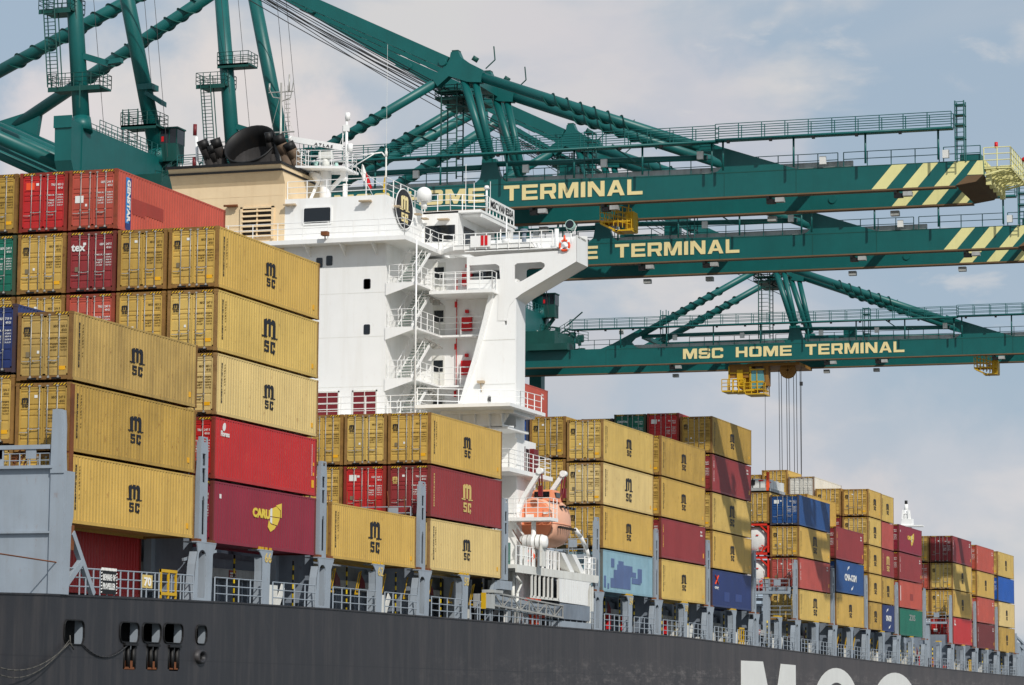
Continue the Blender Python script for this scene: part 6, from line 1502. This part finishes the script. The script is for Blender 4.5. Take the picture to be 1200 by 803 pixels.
    mb = MB(); mb.box(9.2, 10.6, 41.6, 43.05, 50.15, 51.3); A(mb, 'cabin_glazing', M['glass'], cb)
    mb = MB(); mb.box(9.1, 10.7, 41.5, 43.15, 51.3, 51.42)
    for x, y in ((9.18, 41.58), (10.56, 41.58), (9.18, 43.0), (9.18, 42.2)): mb.box(x, x+.08, y, y+.08, 50.1, 51.35)
    mb.bar((9.9, 41.9, 48.7), (9.9, 43.6, 46.6), .35); mb.bar((9.9, 42.9, 48.7), (9.9, 43.2, 46.9), .3); A(mb, 'cabin_frame', M['crane_dark'], cb)
    mb = MB(); mb.box(9.17, 9.19, 42.7, 42.9, 50.3, 50.7); A(mb, 'cabin_notice', M['red'], cb)
    # machinery hung below the beam towards the boom hinge
    mb = MB()
    rnd = random.Random(3)
    for k in range(26):
        x = rnd.uniform(6.5, 11); y = rnd.uniform(37.8, 43.0); z = rnd.uniform(44.2, 47.8-(43-y)*.35); a_, b_, c_2 = (rnd.uniform(.2, .8) for _ in range(3)); mb.box(x, x+a_, y, y+b_, z, z+c_2)
    for k in range(14):
        a = (rnd.uniform(7, 11), rnd.uniform(38, 43), rnd.uniform(44, 48)); mb.tube(a, (a[0]+rnd.uniform(-1, 1), a[1]+rnd.uniform(-2, 2), a[2]+rnd.uniform(-1.5, 1.5)), .08, 5)
    rail(mb, [(8, 42.8, 46.8), (8, 37.4, 45.8)], 1, 1, 3, .03, .035, 4); rail(mb, [(-.9, 38.0, 45.2), (-.9, 36.6, 46)], 1, 1, 3, .03, .035, 4)
    mb.box(-.9, 1.5, 37, 41.5, 43.9, 44.6); mb.box(1.0, 8, 39, 42.9, 44.0, 46.2)
    A(mb, 'hinge_machinery', M['crane_dark'])
    # landward ties and back stays
    for x in (-3.2, 9.3):
        tube((x, 44.0, 45.9), (x, 71.2, 58.1), .50, 'landward_tube'); tube((x+1.6, 44.2, 44.6), (x+1.6, 70, 56.3), .36, 'landward_tube')
        nx = 3.0 if x < 0 else 3.6
        tube((x+.4, 71.5, 58.2), (-.1 if x < 0 else 6.3, 46.9, 70.4), .55, 'back_stay', strake=(.25, .8, 5))
        mb = MB(); mb.prism([(x-.2, 72.4, 58.9), (x-.2, 68.2, 59.9), (x-.2, 68.6, 57.2), (x-.2, 72.6, 56.6)], (.6, 0, 0)); A(mb, 'stay_node', CR)
        mb = MB(); mb.box(x-.4, x+.4, 60, 78, 42.2, 43.9); A(mb, 'landward_girder', CR)
    # hoist ropes from the mast head to the boom
    mb = MB()
    for k, (x, z1) in enumerate(((1.3, 50.6), (1.5, 50.5), (2.4, 50.1), (3.2, 50.4), (3.4, 50.2), (4.6, 49.6))):
        pts = []
        a = Vector((x, 46.3, 68.9-k*.12)); b = Vector((x, 15.2, z1))
        for j in range(13):
            f = j/12; p = a.lerp(b, f); p.z -= .28*4*f*(1-f)*(.6+.5*k); pts.append(tuple(p))
        mb.path(pts, .035, 4)
    A(mb, 'hoist_rope', M['rope'])
    mb = MB()
    for x, y1 in ((-2.6, 43.4), (-2.9, 44.8), (8.9, 43.6), (9.2, 44.6)): mb.tube((x, y1-1.4, 49), (x+.5, y1+1.2, 70), .022, 4)
    A(mb, 'guy_wire', M['rope'])
    return t
c1 = make_crane(); c1.location.x = 89.5
c2 = copy_tree(c1); c2.location.x = 117.7
c3 = copy_tree(c1); c3.location.x = 187.3
grp = 'green quay cranes'
tag(c1, 'nearest green quay crane, its striped boom tip ending inside the picture', 'crane', grp)
tag(c2, 'middle green quay crane, boom between the two others and leaving the picture at right', 'crane', grp)
tag(c3, 'farthest and lowest green quay crane, yellow operator cab hanging from its boom', 'crane', grp)

# operator trolley on the far crane
X3 = 187.3
tr = root('operator_trolley', (X3+3.8, 17.5, 41.9)); tag(tr, 'yellow trolley with glazed operator cab and platforms under the farthest boom', 'crane trolley')
mb = MB(); mb.box(X3+.9, X3+6.9, 12.5, 18.0, 41.75, 42.05); mb.box(X3+1.0, X3+1.3, 17.8, 20, 40.6, 42.0); mb.box(X3+1, X3+2, 15.8, 16.3, 39.7, 41.9); wb(mb, 'carriage', paint('worn ochre paint', (150, 106, 40), .6, .2, .5), tr)
mb = MB(); mb.box(X3+1.6, X3+3.4, 17.75, 19.0, 39.5, 41.7); mb.box(X3+.8, X3+1.5, 18.5, 19.1, 39.5, 41.4); mb.box(X3+.9, X3+1.1, 17.6, 17.8, 39.3, 41.8); mb.box(X3+.9, X3+1.1, 19.9, 20.05, 39.3, 41.8); mb.box(X3+.9, X3+1.1, 17.6, 20.0, 41.0, 41.15); wb(mb, 'machine_box', M['yellow'], tr)
mb = MB(); mb.prism([(X3+.9, 17.6, 41.3), (X3+.9, 16.35, 41.4), (X3+.9, 16.2, 40.2), (X3+.9, 16.6, 39.4), (X3+.9, 17.6, 39.4)], (2.2, 0, 0)); wb(mb, 'cab_glass', M['glassg'], tr)
mb = MB(); mb.box(X3+.8, X3+3.2, 16.2, 17.7, 41.3, 41.45); mb.box(X3+.8, X3+3.2, 16.4, 17.7, 39.25, 39.4)
for y in (17.6, 16.95): mb.box(X3+.82, X3+.9, y, y+.08, 39.4, 41.4)
mb.box(X3+.82, X3+.9, 16.3, 17.7, 40.1, 40.2); wb(mb, 'cab_frame', M['yellow'], tr)
mb = MB(); mb.box(X3+.3, X3+3, 17.2, 20.6, 39.1, 39.25); mb.box(X3+.3, X3+3, 16.1, 18.1, 38.75, 38.88); mb.box(X3+.5, X3+2, 17.5, 19.3, 38.95, 39.1)
rail(mb, [(X3+.35, 20.6, 39.25), (X3+.35, 18.1, 39.25)], 1.15, .6, 3, .045, .05, 5); rail(mb, [(X3+.35, 18.1, 38.88), (X3+.35, 16.15, 38.88), (X3+2.9, 16.15, 38.88)], 1.1, .65, 3, .045, .05, 5)
rail(mb, [(X3+.2, 19.4, 39.0), (X3+.2, 18.2, 39.0)], 1.3, .6, 2, .06, .07, 5); wb(mb, 'platform', M['yellow'], tr)
mb = MB(); mb.tube((X3+1.6, 13.9, 41.3), (X3+1.9, 13.9, 41.3), .85, 20)
for k in range(10): t_ = math.pi*2*k/10; mb.bar((X3+1.55, 13.9, 41.3), (X3+1.55, 13.9+.8*math.cos(t_), 41.3+.8*math.sin(t_)), .08, .1)
wb(mb, 'festoon_wheel', paint('worn ochre paint', (150, 106, 40), .6, .2, .5), tr)
mb = MB()
for y in (15.3, 15.05, 14.5, 14.25, 13.75, 13.45, 13.05): mb.tube((X3+4, y, 28), (X3+3.6, y, 41.6), .035, 4)
for y in (16.15, 12.35): mb.tube((X3+1, y, 26), (X3+1, y, 41.6), .025, 4)
mb.box(X3+.9, X3+1.1, 12.2, 12.5, 39.6, 40.0); wb(mb, 'hoist_rope', M['rope'], tr)
def basket(x, y, label):
    t = root('maintenance_basket', (x, y, 40.4)); tag(t, label, 'basket', 'yellow maintenance baskets under the booms')
    mb = MB(); mb.box(x, x+1.6, y-2.2, y, 40.9, 41.0); mb.box(x, x+1.6, y-2.3, y-.9, 40.25, 40.35); mb.prism([(x, y, 40.95), (x, y-1.3, 40.3), (x, y-1.3, 40.2), (x, y, 40.8)], (1.6, 0, 0)); mb.box(x+.5, x+1.6, y-2.3, y-1.7, 40.4, 41.7); wb(mb, 'tray', M['yellow'], t)
    mb = MB(); rail(mb, [(x, y, 40.9), (x, y-2.3, 40.3)], 1.5, .35, 4, .03, .035, 4); rail(mb, [(x+1.6, y, 40.9), (x+1.6, y-2.3, 40.3)], 1.2, .35, 3, .03, .035, 4)
    for k in range(3): mb.tube((x, y-.3-k*.9, 41.5), (x, y-.3-k*.9, 42.2), .05, 5)
    wb(mb, 'basket_cage', M['yellow'], t)
basket(X3+1.0, -5.5, 'small yellow basket under the farthest boom near the right picture edge')
basket(90.3, 4.75, 'yellow basket cage hanging under the nearest boom below its lettering')

# ================================================================ tank containers and flat rack
RED = paint('tank frame red', (214, 46, 30), .5, .06, .2); TW = paint('tank white', (226, 226, 222), .4, .03, .2)
def tank(z, h, label):
    x, y = 132.31, RP; t = root('tank_container', (x, y, z)); tag(t, label, 'tank container', 'red framed tank containers')
    mb = MB()
    for xx in (0, 5.9):
        for yy in (0, CW-.16): mb.box(xx, xx+.16, yy, yy+.16, 0, h-.06)
        mb.box(xx, xx+.16, 0, CW, 0, .2); mb.box(xx, xx+.16, 0, CW, h-.22, h-.06)
        for sy in (0, 1):
            for sz in (0, 1):
                yy = .1 if not sy else CW-.1; zz = .15 if not sz else h-.2; mb.bar((xx+.08, yy, zz+(.65 if not sz else -.65)), (xx+.08, yy+(.65 if not sy else -.65), zz), .12)
    for yy in (0, CW-.14): mb.box(.1, 6, yy, yy+.14, 0, .16); mb.box(.1, 6, yy, yy+.12, h-.2, h-.06); mb.bar((.1, yy+.07, .1), (1.6, yy+.07, h-.1), .08); mb.bar((5.9, yy+.07, .1), (4.4, yy+.07, h-.1), .08)
    mb.build('frame', RED, t)
    mb = MB(); n = 28; rr = []
    for xx, r in ((.2, .1), (.24, .6), (.34, .9), (.5, 1.07), (.7, 1.13), (5.3, 1.13), (5.6, 1.0), (5.8, .6)): rr.append([(xx, CW/2+r*math.cos(2*math.pi*k/n), h/2-.03+r*math.sin(2*math.pi*k/n)) for k in range(n)])
    mb.rings(rr); mb.build('vessel', TW, t)
    mb = MB(); ring(mb, (.30, .72, .62), .2, .04, 14, 5); text_fit(mb, 'a', (.25, .80, .54), UXD, UZ, .16, .15, .04, .02, 2); mb.box(.14, .2, .95, 1.15, 1.6, 1.7); mb.build('emblem', RED, t)
    mb = MB(); mb.path([(.1, .4, .3), (.1, .9, .4), (.1, 1.3, .3)], .06, 6); mb.tube((.05, 1.9, .2), (.05, 1.9, .6), .1, 6); mb.build('outlet_valve', M['steel'], t)
tank(14.08+2*2.61+.15, 2.66, 'upper white tank in a red frame, below the yellow door end')
tank(14.08+1*2.61+.0, 2.66, 'lower white tank in a red frame, behind the slotted grey post')
fr = root('flat_rack', (132.31, RP, 24.85)); tag(fr, 'flat rack of white crates with one orange corner post, beside the blue container', 'flat rack')
mb = MB(); mb.box(132.31, 138.3, RP, RP+2.4, 24.8, 25.05); wb(mb, 'base', M['pale_grey'], fr)
mb = MB(); mb.box(132.3, 132.6, RP, RP+.22, 24.8, 26.35); wb(mb, 'corner_post', M['ring'], fr)
mb = MB()
for k in range(6):
    for q in range(3): mb.box(132.4+k, 133.3+k, RP+.1+.75*q, RP+.75+.75*q, 25.05, 25.75+.06*((k+q) % 2))
wb(mb, 'crate', M['white_old'], fr)
mb = MB(); mb.box(132.36, 132.4, RP+.5, RP+.9, 25.6, 25.7); mb.box(132.36, 132.4, RP+1.4, RP+1.8, 25.55, 25.65); mb.box(133, 133.5, RP+.08, RP+.1, 25.5, 25.6); wb(mb, 'crate_label', M['red'], fr)
mb = MB(); mb.box(132.32, 132.4, RP+1.2, RP+1.6, 25.3, 25.7); mb.tube((132.4, RP+1.4, 25), (132.4, RP+1.4, 25.9), .05, 5); wb(mb, 'crate_marking', M['black'], fr)
